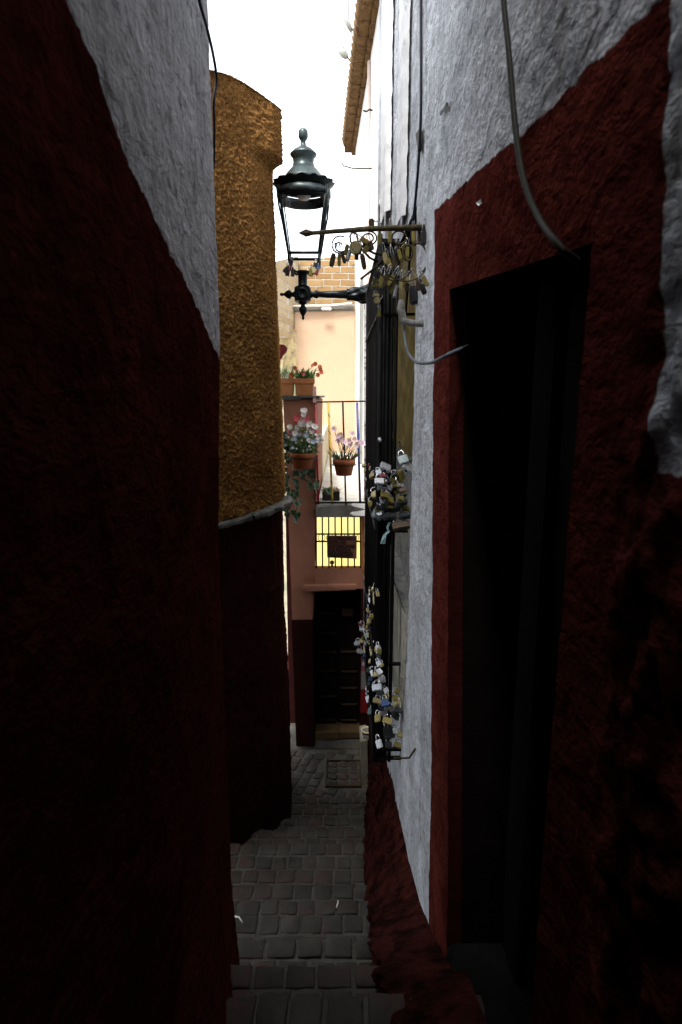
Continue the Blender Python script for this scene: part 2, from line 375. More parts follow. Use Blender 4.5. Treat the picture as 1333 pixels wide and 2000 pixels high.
for i in range(3):
    for j in range(4): cobble(b, (PX0 + .075 + i * .11, PY0 + .07 + j * .106), (ca, sa, 0), (-sa, ca, 0), .046, .045, ZL + .004, .03)
b.build('stone_infill', [m_mortar, m_stone], cv)
# litter on the steps
def litter(px, py, z, ln, an, nm, lb):
    p = atZ(px, py, z); o = MB(); d = Vector((math.cos(an), math.sin(an), 0)) * ln / 2
    o.tube([p - d + Vector((0, 0, .006)), p + Vector((.004, .004, .012)), p + d + Vector((0, 0, .006))], .0035, 6)
    tag(o.build(nm, m_hinge, origin=p), lb, 'litter')
litter(465, 1798, -.4, .05, R(-35), 'drinking_straw', 'bent white drinking straw lying on a step near the left wall')
litter(627, 1459, ZL, .06, R(-40), 'cigarette_end', 'small white cigarette end lying on landing before dark door')
litter(659, 1768, -.8, .04, R(80), 'paper_scrap', 'thin white paper scrap on middle step beside red footing')
# ================================================================== RIGHT HOUSE
rh = thing('alley_house', 'white and dark red plastered house with doorway and barred window, right side', 'house', (.4, 2, -2.2))
TOPZ = 7.2
dTN, dTF, dBF, dBN = yz(onR(1158, 475)), yz(onR(878, 565)), yz(onR(873, 1850)), yz(onR(1092, 1300))
# near jamb carried down in a straight line to the threshold
k_ = (-.35 - dTN[1]) / (dBN[1] - dTN[1]); dBN = (dTN[0] + (dBN[0] - dTN[0]) * k_, -.35); dBF = (dBF[0], -.05)
gY0, gY1 = onR(805, 900).y, 4.2             # window opening
gZ0, gZ1 = onR(790, 1190).z, 2.42
wall = MB()
def edge_y(top, bot, z): t = (z - bot[1]) / (top[1] - bot[1]); return bot[0] + (top[0] - bot[0]) * t
ZB, ZT = -2.6, 3.9
nT = lambda z: (edge_y(dTN, dBN, z), z)
fT = lambda z: (edge_y(dTF, dBF, z), z)
rpatch(wall, (.12, ZT), nT(ZT), nT(ZB), (.12, ZB), .011, .013)
rpatch(wall, nT(ZT), fT(ZT), dTF, dTN, .012, .015)
rpatch(wall, dBN, dBF, fT(ZB), nT(ZB), .03, .03)
rpatch(wall, fT(ZT), (gY0, ZT), (gY0, ZB), fT(ZB), .012, .014)
rpatch(wall, (gY0, ZT), (gY1, ZT), (gY1, gZ1), (gY0, gZ1), .02, .02)
rpatch(wall, (gY0, gZ0), (gY1, gZ0), (gY1, ZB), (gY0, ZB), .016, .018)
rpatch(wall, (gY1, ZT), (4.95, ZT), (4.95, ZB), (gY1, ZB), .02, .02)
rpatch(wall, (-4, ZT), (.12, ZT), (.12, ZB), (-4, ZB), .1, .1)
flatd = lambda y, z: rdisp(y, ZT)
rpatch(wall, (-4, TOPZ), (4.95, TOPZ), (4.95, ZT), (-4, ZT), .05, 5, lambda y, z: plaster((0, y, ZT), .008) if z < ZT + .1 else 0)
# outer shell: end, top, back
xe = rxy(4.95, 0)
wall.grid(lambda u, v: Vector((xe - rdisp(4.95, ZB + v * (ZT - ZB)) + u * 1.3, 4.95, ZB + v * (ZT - ZB))), 8, 320)
wall.add([(xe, 4.95, ZT), (xe + 1.3, 4.95, ZT), (xe + 1.3, 4.95, TOPZ), (xe, 4.95, TOPZ)], [[0, 1, 2, 3]])
wall.add([(xe, 4.95, TOPZ), (xe + 1.3, 4.95, TOPZ), (xe + 1.3, -4, TOPZ), (.4, -4, TOPZ)], [[0, 1, 2, 3]])
wall.add([(xe + 1.3, 4.95, ZB), (xe + 1.3, 4.95, TOPZ), (xe + 1.3, -4, TOPZ), (xe + 1.3, -4, ZB)], [[0, 1, 2, 3]])
wall.build('wall', m_right, rh)
# door recess
rec = MB()
def jamb(mb, A_, B_, depth, n1, ny, s0=0, dy=0, dz=0):
    """surface from front edge A->B going depth into the wall"""
    def fn(u, v):
        y, z = lat(A_, B_, u); s = s0 + v * (depth - s0); k = min(1, s * 12)
        return Vector((rxy(y, z) - rdisp(y, z) * (1 - k) + s, dy + y + k * plaster((s, y * .3, z * 1.1 + 3), .012), dz + z + k * plaster((y, s, 7), .008)))
    mb.grid(fn, n1, ny)
jamb(rec, dTF, dBF, .34, 130, 20); jamb(rec, dTN, dBN, .34, 130, 20); jamb(rec, dTN, dTF, .34, 70, 20)
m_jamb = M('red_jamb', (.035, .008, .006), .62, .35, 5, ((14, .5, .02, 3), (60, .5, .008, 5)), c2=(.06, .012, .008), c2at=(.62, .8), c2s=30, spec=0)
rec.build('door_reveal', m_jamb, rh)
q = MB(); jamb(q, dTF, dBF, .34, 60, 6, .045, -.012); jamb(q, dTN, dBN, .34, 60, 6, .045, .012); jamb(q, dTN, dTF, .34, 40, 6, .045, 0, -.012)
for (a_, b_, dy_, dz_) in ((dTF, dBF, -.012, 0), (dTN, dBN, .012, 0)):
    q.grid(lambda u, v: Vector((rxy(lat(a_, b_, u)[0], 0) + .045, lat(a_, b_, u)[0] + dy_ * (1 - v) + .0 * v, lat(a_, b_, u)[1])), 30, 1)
q.build('reveal_shade_lining', m_wood_and_shade, rh)  # black lining added so the reveal turns dark by its colour
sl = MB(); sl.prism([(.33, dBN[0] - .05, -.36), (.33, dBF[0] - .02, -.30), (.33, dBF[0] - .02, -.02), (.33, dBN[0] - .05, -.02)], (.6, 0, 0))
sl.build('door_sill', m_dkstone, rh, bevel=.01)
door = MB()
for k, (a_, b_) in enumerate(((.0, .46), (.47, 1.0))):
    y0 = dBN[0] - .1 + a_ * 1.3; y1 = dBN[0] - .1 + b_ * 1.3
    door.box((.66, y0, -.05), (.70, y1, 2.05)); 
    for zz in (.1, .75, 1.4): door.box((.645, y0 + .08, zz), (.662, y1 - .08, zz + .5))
dr = door.build('door', m_wood_and_shade, rh, bevel=.006)
h = MB(); h.lathe((.62, 1.42, 1.0), [(.0, -.03), (.02, -.028), (.026, 0), (.02, .028), (0, .03)], 14); h.tube([(.62, 1.42, 1.0), (.67, 1.42, 1.0)], .008); h.build('handle', m_rust, dr)
fr = MB(); fr.box((.50, 1.48, -.05), (.53, 1.64, 2.1)); fr.build('door_post', m_post, rh, bevel=.006)
# window recess: shutter above, bare render below, sloping plaster sill
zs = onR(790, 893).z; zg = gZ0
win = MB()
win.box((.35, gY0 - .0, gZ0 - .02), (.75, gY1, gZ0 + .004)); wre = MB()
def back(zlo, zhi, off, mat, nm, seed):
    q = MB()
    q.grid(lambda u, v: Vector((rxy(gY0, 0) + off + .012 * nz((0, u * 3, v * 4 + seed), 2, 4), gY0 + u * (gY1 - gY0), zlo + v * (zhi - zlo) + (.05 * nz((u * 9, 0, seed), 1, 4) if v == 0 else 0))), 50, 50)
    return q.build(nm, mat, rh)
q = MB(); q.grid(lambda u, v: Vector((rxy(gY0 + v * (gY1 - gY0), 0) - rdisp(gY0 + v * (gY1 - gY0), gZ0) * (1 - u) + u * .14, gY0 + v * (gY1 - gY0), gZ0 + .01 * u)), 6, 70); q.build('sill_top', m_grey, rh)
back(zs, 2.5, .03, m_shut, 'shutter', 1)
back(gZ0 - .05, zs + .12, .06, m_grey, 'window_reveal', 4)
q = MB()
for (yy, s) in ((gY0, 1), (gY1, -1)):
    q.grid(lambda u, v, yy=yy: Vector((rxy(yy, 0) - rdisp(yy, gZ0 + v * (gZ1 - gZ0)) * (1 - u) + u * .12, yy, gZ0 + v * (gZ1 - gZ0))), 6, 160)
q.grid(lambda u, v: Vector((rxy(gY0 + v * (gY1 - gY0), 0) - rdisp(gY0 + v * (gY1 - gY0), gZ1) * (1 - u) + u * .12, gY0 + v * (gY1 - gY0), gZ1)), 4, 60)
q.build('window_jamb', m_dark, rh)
m_sill = M('beige_sill_plaster', (.3, .29, .24), .9, .25, 8, ((30, .8, .015, 5), (110, .5, .004, 4)), c2=(.14, .13, .1), c2at=(.55, .75), c2s=16)
q = MB(); sb = [yz(onR(x, y)) for x, y in ((806, 1180), (797, 1290), (790, 1385), (774, 1420))]
def silf(u, v):
    z = gZ0 + .02 + (-.62) * v; yn = gY0 + .02 + .12 * v + .015 * nz((z, 0, 3), 6, 3); yf = gY0 + .75
    y = yn + u * (yf - yn); return Vector((rxy(y, z) - rdisp(y, z) - .014 * min(1, u * 12) * min(1, (1 - v) * 9) - .006 * abs(nz((0, y, z), 12, 4)), y, z))
q.grid(silf, 50, 60); q.build('sill', m_sill, rh)
# upper pilasters / frame bands
def band(px0, px1, r0, r1, off, mat, nm):
    a_ = onR(px0, (r0 + r1) / 2).y; b_ = onR(px1, (r0 + r1) / 2).y; z0 = onR(px0, r1).z; z1 = 4.6; q = MB()
    def fn(u, v):
        y = b_ + (a_ - b_) * u; z = z0 + (z1 - z0) * v; e = 1 if .001 < u < .999 else 0
        return Vector((rxy(y, z) - rdisp(y, z) * .4 - off * e - .012 + .004 * nz((0, y, z), 14, 3), y + .004 * nz((0, z, 3), 8, 3), z))
    q.grid(fn, 12, 150); return q.build(nm, mat, rh)
band(757, 770, 0, 440, .03, m_paleband, 'pilaster'); band(790, 803, 0, 440, .022, m_paleband, 'pilaster')
# stub of plastered pipe
q = MB(); a_ = onR(826, 632, .0); c_ = onR(800, 632, .06); q.tube([a_ + Vector((.03, 0, 0)), a_ + Vector((-.03, 0, .0)), a_ + Vector((-.075, .01, .01)), a_ + Vector((-.085, .015, .06)), a_ + Vector((-.085, .015, .09))], [.016, .012, .017, .016, .009], 12)
q.build('pipe_stub', m_grey, rh)
for (pts, mt_) in ((((862, 206), (872, 200), (874, 208), (868, 212), (860, 226), (859, 218)), m_right), (((812, 262), (821, 248), (822, 296), (817, 300), (814, 280)), m_rust), (((930, 396), (940, 388), (942, 396), (935, 402)), m_white)):
    q = MB(); q.prism([onR(x, y, .013 + .006 * (i_ % 2)) for i_, (x, y) in enumerate(pts)], (.004, 0, .002)); q.build('paint_flake', mt_, rh)
# red rubble footing
ftp = [onR(*p_) for p_ in ((733, 1398), (745, 1440), (765, 1500), (782, 1590), (800, 1680), (822, 1760), (842, 1812))]
ft_top = [(p_.y, p_.z) for p_ in ftp] + [(1.75, -.16), (1.5, .0), (1.2, .12), (.8, .25), (.2, .4)]
ft_bot = [(5.1, .235), (4.3, .20), (3.52, .185), (2.9, .168), (2.3, .15), (1.75, .135), (1.3, .150), (1.0, .17), (.6, .19), (.2, .2)]
def interp(tab, y):
    tab = sorted(tab)
    if y <= tab[0][0]: return tab[0][1]
    for (a0, b0), (a1, b1) in zip(tab, tab[1:]):
        if y <= a1: return b0 + (b1 - b0) * (y - a0) / (a1 - a0)
    return tab[-1][1]
ft = MB()
SG = [(-1, 0)] + [(yy, z) for yy, z in nos]
def footf(u, v):
    y = 4.94 + (.2 - 4.94) * u; zt = interp(ft_top, y); zg_ = interp(SG, y) + .01; zb = zg_ - .32; xo = interp(ft_bot, y) - .045 * min(1, max(0, (4.9 - y) / 1.5)); xw = rxy(y, zt)
    t = v; z = zt + (zb - zt) * t; x = xw + (xo - xw) * (min(1, max(0, (zt - z) / max(.05, zt - zg_))) ** .8) + .006
    if v == 0: return Vector((xw + .03, y, z))
    p = Vector((x, y, z)); k = min(1, t * 5 + .25) * (1 - .5 * t ** 4)
    d = .034 * (noise.turbulence(Vector((y * 9, z * 6, 1)), 4, False) - .45) + .014 * nz(p, 24, 3, 7)
    return Vector((x - d * k, y + .01 * nz(p, 9, 3), z))
ft.grid(footf, 380, 90); ft.build('rubble_footing', m_footing, rh)
# ---- grille (cage window guard)
gr = thing('window_grille', 'tall black iron cage grille hung with padlocks before the right window', 'grille', (.25, 3.5, -.25))
GX, GY0, GY1 = .178, 2.9, 4.3
gt, gb = 2.33, atY(780, 1480, 2.9).z
def xw(y): return rxy(y, 0)
bars = []
ys = [GY0 + i * (GY1 - GY0) / 11 for i in range(12)]
for y in ys: bars.append((GX, y))
for fx in (.194, .211, .230, .250): bars.append((fx, GY0))
for fx in (.22, .27): bars.append((fx, GY1))
for i, (x, y) in enumerate(bars):
    q = MB(); r_ = .0100 if i else .015; q.tube([(x, y, gb - .02), (x + .002, y, (gb + gt) / 2), (x, y, gt)], r_ + random.uniform(-.001, .0015), 8); q.build('bar', m_iron, gr)
for z in (gb, gb + .05, .32, atY(780, 1037, 2.9).z, gt - .02, gt - .32):
    q = MB(); q.box((GX - .014, GY0 - .014, z - .006), (GX + .014, GY1 + .014, z + .006)); q.box((GX + .0145, GY0 - .014, z - .0055), (.40, GY0 + .014, z + .0055)); q.box((GX + .0145, GY1 - .014, z - .0055), (.40, GY1 + .014, z + .0055)); q.build('cross_bar', m_iron, gr, bevel=.002)
# ---- spear rod with rings
rt_, rw_ = atY(580, 456, 2.78), onR(834, 441); Yr = 2.78
sp = thing('spear_bracket', 'rusty iron spear rod reaching across the alley, strung with rings and padlocks', 'bracket', rw_)
q = MB(); A_ = atY(612, 455, Yr); B_ = rw_ + Vector((.04, .02, 0)); mid = (A_ + B_) / 2 + Vector((0, 0, .006)); q.tube([A_, mid, B_], [.0085, .0105, .012], 10); q.build('rod', m_rust, sp)
q = MB(); c = [atY(582, 455, Yr), atY(598, 447, Yr), atY(613, 452, Yr), atY(613, 459, Yr), atY(598, 463, Yr)]
ctr = atY(600, 455, Yr); n_ = len(c)
q.add(c + [ctr + Vector((0, -.008, 0)), ctr + Vector((0, .008, 0))], [[i, (i + 1) % n_, n_] for i in range(n_)] + [[(i + 1) % n_, i, n_ + 1] for i in range(n_)])
q.build('spearhead', m_rust, sp)
def ring(cx, cy, rx, ry, Y, th=.0035, a0=0, a1=360, sc=0, nm='ring', tilt=0):
    q = MB(); pts = []
    for k in range(37):
        a = R(a0 + (a1 - a0) * k / 36); p = atY(cx + rx * math.cos(a), cy - ry * math.sin(a), Y); p.y += tilt * math.cos(a); pts.append(p)
    if sc:
        for k in range(1, 22):
            a = R(a1 + sc * k * 14); f = 1 - k / 30; pts.append(atY(cx + (rx * .5 * (1 - f) * 0) + rx * f * math.cos(a) * .9, cy - ry * f * math.sin(a) * .9 + (1 - f) * ry * .3, Y))
    q.tube(pts, th, 6); return q.build(nm, m_rust, sp)
ring(665, 478, 16, 17, Yr, a0=60, a1=330, sc=-1, nm='scroll'); ring(722, 465, 14, 13, Yr, a0=100, a1=-190, sc=-1, nm='scroll'); ring(780, 464, 14, 13, 2.66, th=.004)
ring(815, 505, 20, 30, 2.48, a0=-60, a1=130); ring(797, 494, 9, 15, 2.66, th=.004)
ring(772, 508, 38, 40, 2.6, th=.003, a0=195, a1=330, nm='chain_wire'); ring(792, 515, 42, 34, 2.46, th=.003, a0=200, a1=350, nm='chain_wire')
for (x0_, y0_, x1_, y1_) in ((700, 480, 745, 515), (702, 478, 760, 500), (768, 485, 705, 545)):
    q = MB(); a_ = atY(x0_, y0_, 2.77); b_ = atY(x1_, y1_, 2.85); q.tube([a_, (a_ + b_) / 2 + Vector((0, 0, -.012)), b_], .005, 6); q.build('hook', m_rust, sp)
# broken white plaster post behind the grille top
po = MB(); po.tube([atY(746, 640, 4.45), atY(747, 520, 4.45), atY(747, 400, 4.45), atY(747, 389, 4.45)], [.028, .026, .026, .018], 10)
tag(po.build('iron_post', M('peeling_black_post', (.02, .018, .016), .6, .3, 9, c2=(.6, .6, .58), c2at=(.52, .56), c2s=7), origin=atY(746, 640, 4.45)), 'black post with peeling white paint rising behind the grille top', 'post')
# ================================================================== LEFT HOUSE
lh = thing('alley_house', 'dark red and grey limewashed house wall along the left side of the alley', 'house', (-.5, 0, -1))
YE = onL(428, 700).y
path = [(-.36, -4.0), (-.36, -.5), (-.36, .1)] + [(-.36, .1 + (YE - .07 - .1) * i / 60) for i in range(1, 61)]
for k in range(1, 9): a = k * R(90) / 8; path.append((-.355 - .04 * (1 - math.cos(a)), YE - .01 + .04 * math.sin(a)))
path += [(-.5, YE + .032), (-.8, YE + .03), (-1.9, YE + .03)]
def wallpath(mb, path, zlo, zhi, du, dz, disp, lean=0, mi=0):
    pts = [Vector((x, y, 0)) for x, y in path]; L = [0]
    for a, b_ in zip(pts, pts[1:]): L.append(L[-1] + (b_ - a).length)
    samp = []
    for k in range(len(pts) - 1):
        n = max(1, int((L[k + 1] - L[k]) / du)) if L[k + 1] - L[k] < 1.2 else 12
        for j in range(n): samp.append(L[k] + (L[k + 1] - L[k]) * j / n)
    samp.append(L[-1])
    def at(s):
        for k in range(len(pts) - 1):
            if s <= L[k + 1] + 1e-9:
                t = (s - L[k]) / max(1e-9, L[k + 1] - L[k]); return pts[k].lerp(pts[k + 1], t)
        return pts[-1]
    P_ = [at(s) for s in samp]; N_ = []
    for i in range(len(P_)):
        t = (P_[min(i + 1, len(P_) - 1)] - P_[max(i - 1, 0)]).normalized(); N_.append(Vector((t.y, -t.x, 0)))
    lo = zlo if callable(zlo) else (lambda s, p: zlo); hi = zhi if callable(zhi) else (lambda s, p: zhi)
    nv = int(max(hi(s, p) - lo(s, p) for s, p in zip(samp, P_)) / dz); vs = []
    for s, p, nn in zip(samp, P_, N_):
        z0, z1 = lo(s, p), hi(s, p)
        for j in range(nv + 1):
            z = z0 + (z1 - z0) * j / nv; q_ = Vector((p.x, p.y, z)); vs.append(q_ + nn * disp(q_))
    n1 = nv + 1
    mb.add(vs, [[i * n1 + j, (i + 1) * n1 + j, (i + 1) * n1 + j + 1, i * n1 + j + 1] for i in range(len(P_) - 1) for j in range(nv)], mi, True)
lw = MB()
def ldisp(p):
    k = max(0, min(1, (p.y + .3) / .4)); yl = onL_line(p.z)
    return plaster(p, .0028) + .0022 * nz(p, 34, 3, 8) * k - .026 * max(0, min(1, (1.8 - p.z) / .6)) * max(0, min(1, (p.z + .5) / .5)) * (p.y > 1.2) * min(1, (p.y - 1.2) / .4 if p.y > 1.2 else 0) + .004 * math.exp(-((p.y - yl) / .012) ** 2) * (1.35 < p.z < 2.1) + .13 * max(0, min(1, (.35 - p.z) / .7)) * max(0, min(1, (1.75 - p.y) / .4))
def onL_line(z): return .80 + (2.0 - z) * .22
wallpath(lw, path, -1.4, 3.2, .013, .014, ldisp)
wallpath(lw, [(-.36, -4.0), (-.36, YE - .05), (-.43, YE), (-1.9, YE)], 3.2, 6.4, 5, 3, lambda p: 0)
lw.add([(-.36, -4, 6.4), (-.36, YE - .05, 6.4), (-1.9, YE, 6.4), (-1.9, -4, 6.4)], [[0, 1, 2, 3]])
lw.add([(-1.9, YE, -2), (-1.9, YE, 6.4), (-1.9, -4, 6.4), (-1.9, -4, -2)], [[0, 1, 2, 3]])
lw.build('wall', m_left, lh)
ov = MB(); ov.box((-.5, -4, 3.5), (.55, -.5, 3.65)); ov.box((-.5, -.56, 3.651), (.55, -.5, 4.5)); ov.build('overhead_shade_slab', m_maroon, lh)  # slab and upstand added overhead out of view, to shade the near alley
bk = MB(); bk.box((-1.9, -4.3, -.1), (1.8, -4.0, 8.5)); tag(bk.build('end_blocker_wall', m_maroon), 'unseen dark wall added behind the viewpoint to keep light out', 'wall')  # unseen wall added across the alley to keep it dark
# ================================================================== OCHRE WALL
ow = thing('stucco_wall', 'curved rough ochre stucco wall over dark red base, slate ledge between', 'wall', (-.6, 4, -1.6))
opx = [(-1.9, 2.75), (-1.3, 3.05), (-1.0, 3.28), (-.73, 3.62), (-.60, 3.86), (-.50, 4.08), (-.435, 4.28)]
opa = list(opx) + [(-.412, 4.37), (-.405, 4.45), (-.41, 4.6), (-.5, 5.6)]
oedge = opa[7]
ROWT = [(300, 116), (400, 126), (415, 130), (450, 139), (467, 147), (500, 170), (530, 192), (557, 214), (600, 222)]
def oshift(x, y, z):
    d = -(.018 + .024 * max(0, z - .88) - .01 * max(0, min(1, (-.3 - z))) + (.024 * max(0, min(1, z + 1.2)) if z < .86 else 0))
    if z > .9: d += .088 * max(0, min(1, (z - 3.12) / .05)) * max(0, min(1, (y - 4.12) / .14)) * max(0, min(1, (4.56 - y) / .08))
    return x + d
def oz(s, p):
    z = 3.2
    for _ in range(4):
        x = oshift(p.x, p.y, z); v = Vector((x, p.y, z)) - EYE; px = 666.5 + F * x / v.dot(FW); row = interp(ROWT, px); z = z * .5 + .5 * atY(px, row, p.y).z
    return min(z, 4.3)
ZLE = .88
def olean(mb):
    for v in mb.v: v.x = oshift(v.x, v.y, v.z)
    return mb
def odisp(p):
    base = .012 * nz(p, 2.2, 3, 1)
    return base + .012 * (noise.turbulence(p * 50, 2, False) - .35) + .006 * nz(p, 80, 2, 3)
def odisp2(p): return .010 * nz(p, 2.2, 3, 1) + .010 * (noise.turbulence(p * 20, 3, False) - .35) + .004 * nz(p, 60, 2, 3)
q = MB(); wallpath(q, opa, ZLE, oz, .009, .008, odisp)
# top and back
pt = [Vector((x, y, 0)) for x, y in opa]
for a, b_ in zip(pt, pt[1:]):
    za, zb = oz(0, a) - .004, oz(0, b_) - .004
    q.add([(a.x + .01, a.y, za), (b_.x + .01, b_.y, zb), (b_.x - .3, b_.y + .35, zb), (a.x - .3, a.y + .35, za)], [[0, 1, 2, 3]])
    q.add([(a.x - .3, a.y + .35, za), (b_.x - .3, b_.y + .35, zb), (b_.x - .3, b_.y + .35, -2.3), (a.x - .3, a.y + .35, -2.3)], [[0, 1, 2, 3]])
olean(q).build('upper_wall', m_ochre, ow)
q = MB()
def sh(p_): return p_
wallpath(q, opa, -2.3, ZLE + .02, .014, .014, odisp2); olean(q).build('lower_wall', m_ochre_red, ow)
# slate ledge
q = MB(); lp = []
for (x, y) in opa[1:10]: lp.append((x, y))
def ledgef(prot, z0, z1, lo, hi, mb, seed):
    pts = [Vector((x, y, 0)) for x, y in lp]; N = 80; res = []
    L = [0]
    for a, b_ in zip(pts, pts[1:]): L.append(L[-1] + (b_ - a).length)
    def at(s):
        for k in range(len(pts) - 1):
            if s <= L[k + 1] + 1e-9: return pts[k].lerp(pts[k + 1], (s - L[k]) / (L[k + 1] - L[k])), (pts[k + 1] - pts[k]).normalized()
        return pts[-1], (pts[-1] - pts[-2]).normalized()
    def fn(u, v):
        s = L[-1] * (lo + (hi - lo) * u); p, t = at(s); nn = Vector((t.y, -t.x, 0)); rr = prot * (1 + .35 * nz((s * 3, seed, 0), 3, 4)) + .004 * nz((s * 9, v * 3, seed), 2, 2)
        prof = [(-.05, z1), (rr * .6, z1 + .004), (rr, z1 - .006), (rr * 1.02, z0 + .006), (rr * .9, z0), (-.05, z0)]
        k = v * 5; i = min(4, int(k)); f = k - i; a_, c_ = prof[i], prof[i + 1]
        return p + nn * (a_[0] + (c_[0] - a_[0]) * f) + Vector((0, 0, a_[1] + (c_[1] - a_[1]) * f + .006 * nz((s * 4, seed, 2), 3, 3)))
    mb.grid(fn, N, 15)
ledgef(.042, ZLE - .02, ZLE + .012, .0, .60, q, 3); ledgef(.062, ZLE - .024, ZLE + .018, .60, 1.0, q, 8)
q = olean(q); q.build('ledge', m_slate, ow)
# ================================================================== TERRACE HOUSE (facade at Y = 6.2)
YF = 6.2; ZT_ = atY(640, 985, YF).z; YB = 11.85
th = thing('terrace_house', 'terracotta plastered house front with dark door, barred window and roof terrace', 'house', atY(620, 1458, YF))
q = MB(); q.pxprism([(553, 779), (619, 779), (617, 1000), (615, 1112), (612, 1212), (571, 1212), (563, 1000)], YF, 2.0); q.build('pier', m_pier, th, bevel=.012)
q = MB(); q.pxprism([(570, 1212), (611, 1212), (616, 1459), (579, 1459)], YF - .012, .5); q.build('dado', m_maroon, th, bevel=.008)
q = MB(); q.pxprism([(613.5, 1111), (722, 1111), (722, 1150), (612.5, 1150)], YF + .004, .5); q.build('wall', m_pier, th)
q = MB(); q.pxprism([(592, 1145), (697, 1143), (697, 1153), (592, 1157)], YF - .06, .2); q.build('lintel', m_pier, th, bevel=.01)
q = MB(); q.pxprism([(706, 1150), (724, 1150), (722, 1470), (703, 1462)], YF + .01, .5); q.build('door_jamb', m_maroon, th)
# stone coping under the pots
q = MB(); cz = atY(590, 775, YF).z; q.box((-.66, YF - .04, cz - .012), (-.21, YF + 2.04, cz + .012)); q.box((-.66, YF - .05, cz - .03), (-.40, YF + .5, cz - .0125)); q.build('coping', m_slate, th, bevel=.006)
# door of two panelled leaves
dd = MB(); dd.pxprism([(610, 1152), (707, 1152), (707, 1432), (614, 1432)], YF + .2, .05); d_ = dd.build('door', m_wood_and_shade, th)
for (x0_, x1_, rws) in ((624, 657, (1200, 1238, 1275, 1312, 1361, 1408)), (666, 698, (1275, 1313, 1345, 1377, 1408))):
    for a_, b_ in zip(rws, rws[1:]):
        q = MB(); q.pxprism([(x0_, a_ + 3), (x1_, a_ + 3), (x1_, b_ - 5), (x0_, b_ - 5)], YF + .165, .036)
        q.build('panel', m_wood_and_shade, d_, bevel=.008)
    for a_ in rws: q = MB(); q.pxprism([(x0_, a_ - 1.5), (x1_, a_ - 1.5), (x1_, a_ + 1.2), (x0_, a_ + 1.2)], YF + .15, .052); q.build('rail', flat('highlight_rail_%d_%d' % (a_, x0_), (.03, .018, .012), .45), d_, bevel=.003)  # rails coloured lighter than the door, painting highlights on its ridges
q = MB(); q.pxprism([(669, 1189), (690, 1190), (690, 1204), (669, 1203)], YF + .19, .006); q.build('notice', flat('faded_notice', (.12, .06, .055)), d_)
q = MB(); q.pxprism([(616, 1431), (661, 1430), (661, 1444), (616, 1444)], YF - .02, .3); q.pxprism([(662, 1430), (706, 1431), (706, 1442), (662, 1443)], YF - .01, .3)
q.build('threshold', M('tan_stone', (.075, .048, .022), .7, .25, 9, ((50, .4, .004, 4),), c2=(.06, .045, .03), c2at=(.6, .7), c2s=6), th, bevel=.006)
q = MB(); q.pxprism([(614, 1444), (706, 1444), (707, 1462), (614, 1462)], YF - .0, .3); q.build('plinth', m_concrete, th)
# window: lit room behind bars
wn_ = thing  # (name kept short)
q = MB(); q.pxprism([(610, 1005), (716, 1005), (716, 1116), (610, 1116)], YF + .12, .02); pane = q.build('window', m_lit, th)
tag(pane, 'yellow lit window behind bars')
q = MB(); q.pxprism([(705.5, 1010), (722, 1010), (722, 1112), (706.5, 1112)], YF + .005, .11); q.build('window_reveal', M('orange_reveal', (.45, .16, .04), .8, .15, 5), th)
q = MB()
for i in range(8): x = 617.5 + i * 12.45; q.tube([atY(x, 1009, YF + .03), atY(x + .6, 1111, YF + .03)], .0085 if i not in (0, 7) else .011, 6)
q.build('bar', m_iron, pane)
for rw in (1043, 1057.5, 1110): q = MB(); q.tube([atY(616, rw, YF + .03), atY(707, rw, YF + .03)], .009, 6); q.build('cross_bar', m_iron, pane)
for i in range(5):
    q = MB(); c = atY(628.5 + i * 16.5, 1050.3, YF + .03); r_ = 7 * 6.3 / F
    q.tube([c + Vector((r_ * math.cos(t * math.pi / 12), 0, r_ * math.sin(t * math.pi / 12))) for t in range(25)], .0028, 5, cap=False); q.build('hoop', m_iron, pane)
q = MB(); c = atY(649, 1100, YF - .0)
q.lathe(c, [(0, -.045), (.012, -.04), (.017, -.03), (.008, -.018), (.02, -.005), (.024, .01), (.018, .025), (.0, .032)], 12)
tag(q.build('door_knocker', m_rust, origin=c), 'small dark brass ornament hanging below the brown sign', 'ornament')
# slab and terrace floor
q = MB(); q.pxprism([(616.5, 991), (716, 989), (716, 1010.5), (616.5, 1010.5)], YF - .03, .36); q.build('slab', m_concrete, th, bevel=.006)
m_floor = M('pale_terrace_tiles', (.6, .59, .54), .8, .1, 3, ((40, .4, .004, 4),), c2=(.4, .39, .35), c2at=(.55, .75), c2s=5)
q = MB(); fx0, fx1 = -.24, .75
ny_ = [6.56, 7.1, 7.9, 8.8, 9.7, 10.7, YB]
for a_, b_ in zip(ny_, ny_[1:]): q.box((fx0, a_ + .008, ZT_ - .1), (fx1, b_, ZT_))
q.box((fx0, 6.2 + .0, ZT_ - .1), (fx1, 6.55, ZT_)); q.build('terrace_floor', m_floor, th)
q = MB(); q.box((-.62, 6.75, -2.2), (.75, YB + .3, ZT_ - .101)); q.build('house_body', m_maroon, th)
q = MB(); q.box((-.75, 8.21, ZT_ - .1), (-.245, YB, 1.1)); q.build('parapet', m_cream, th)
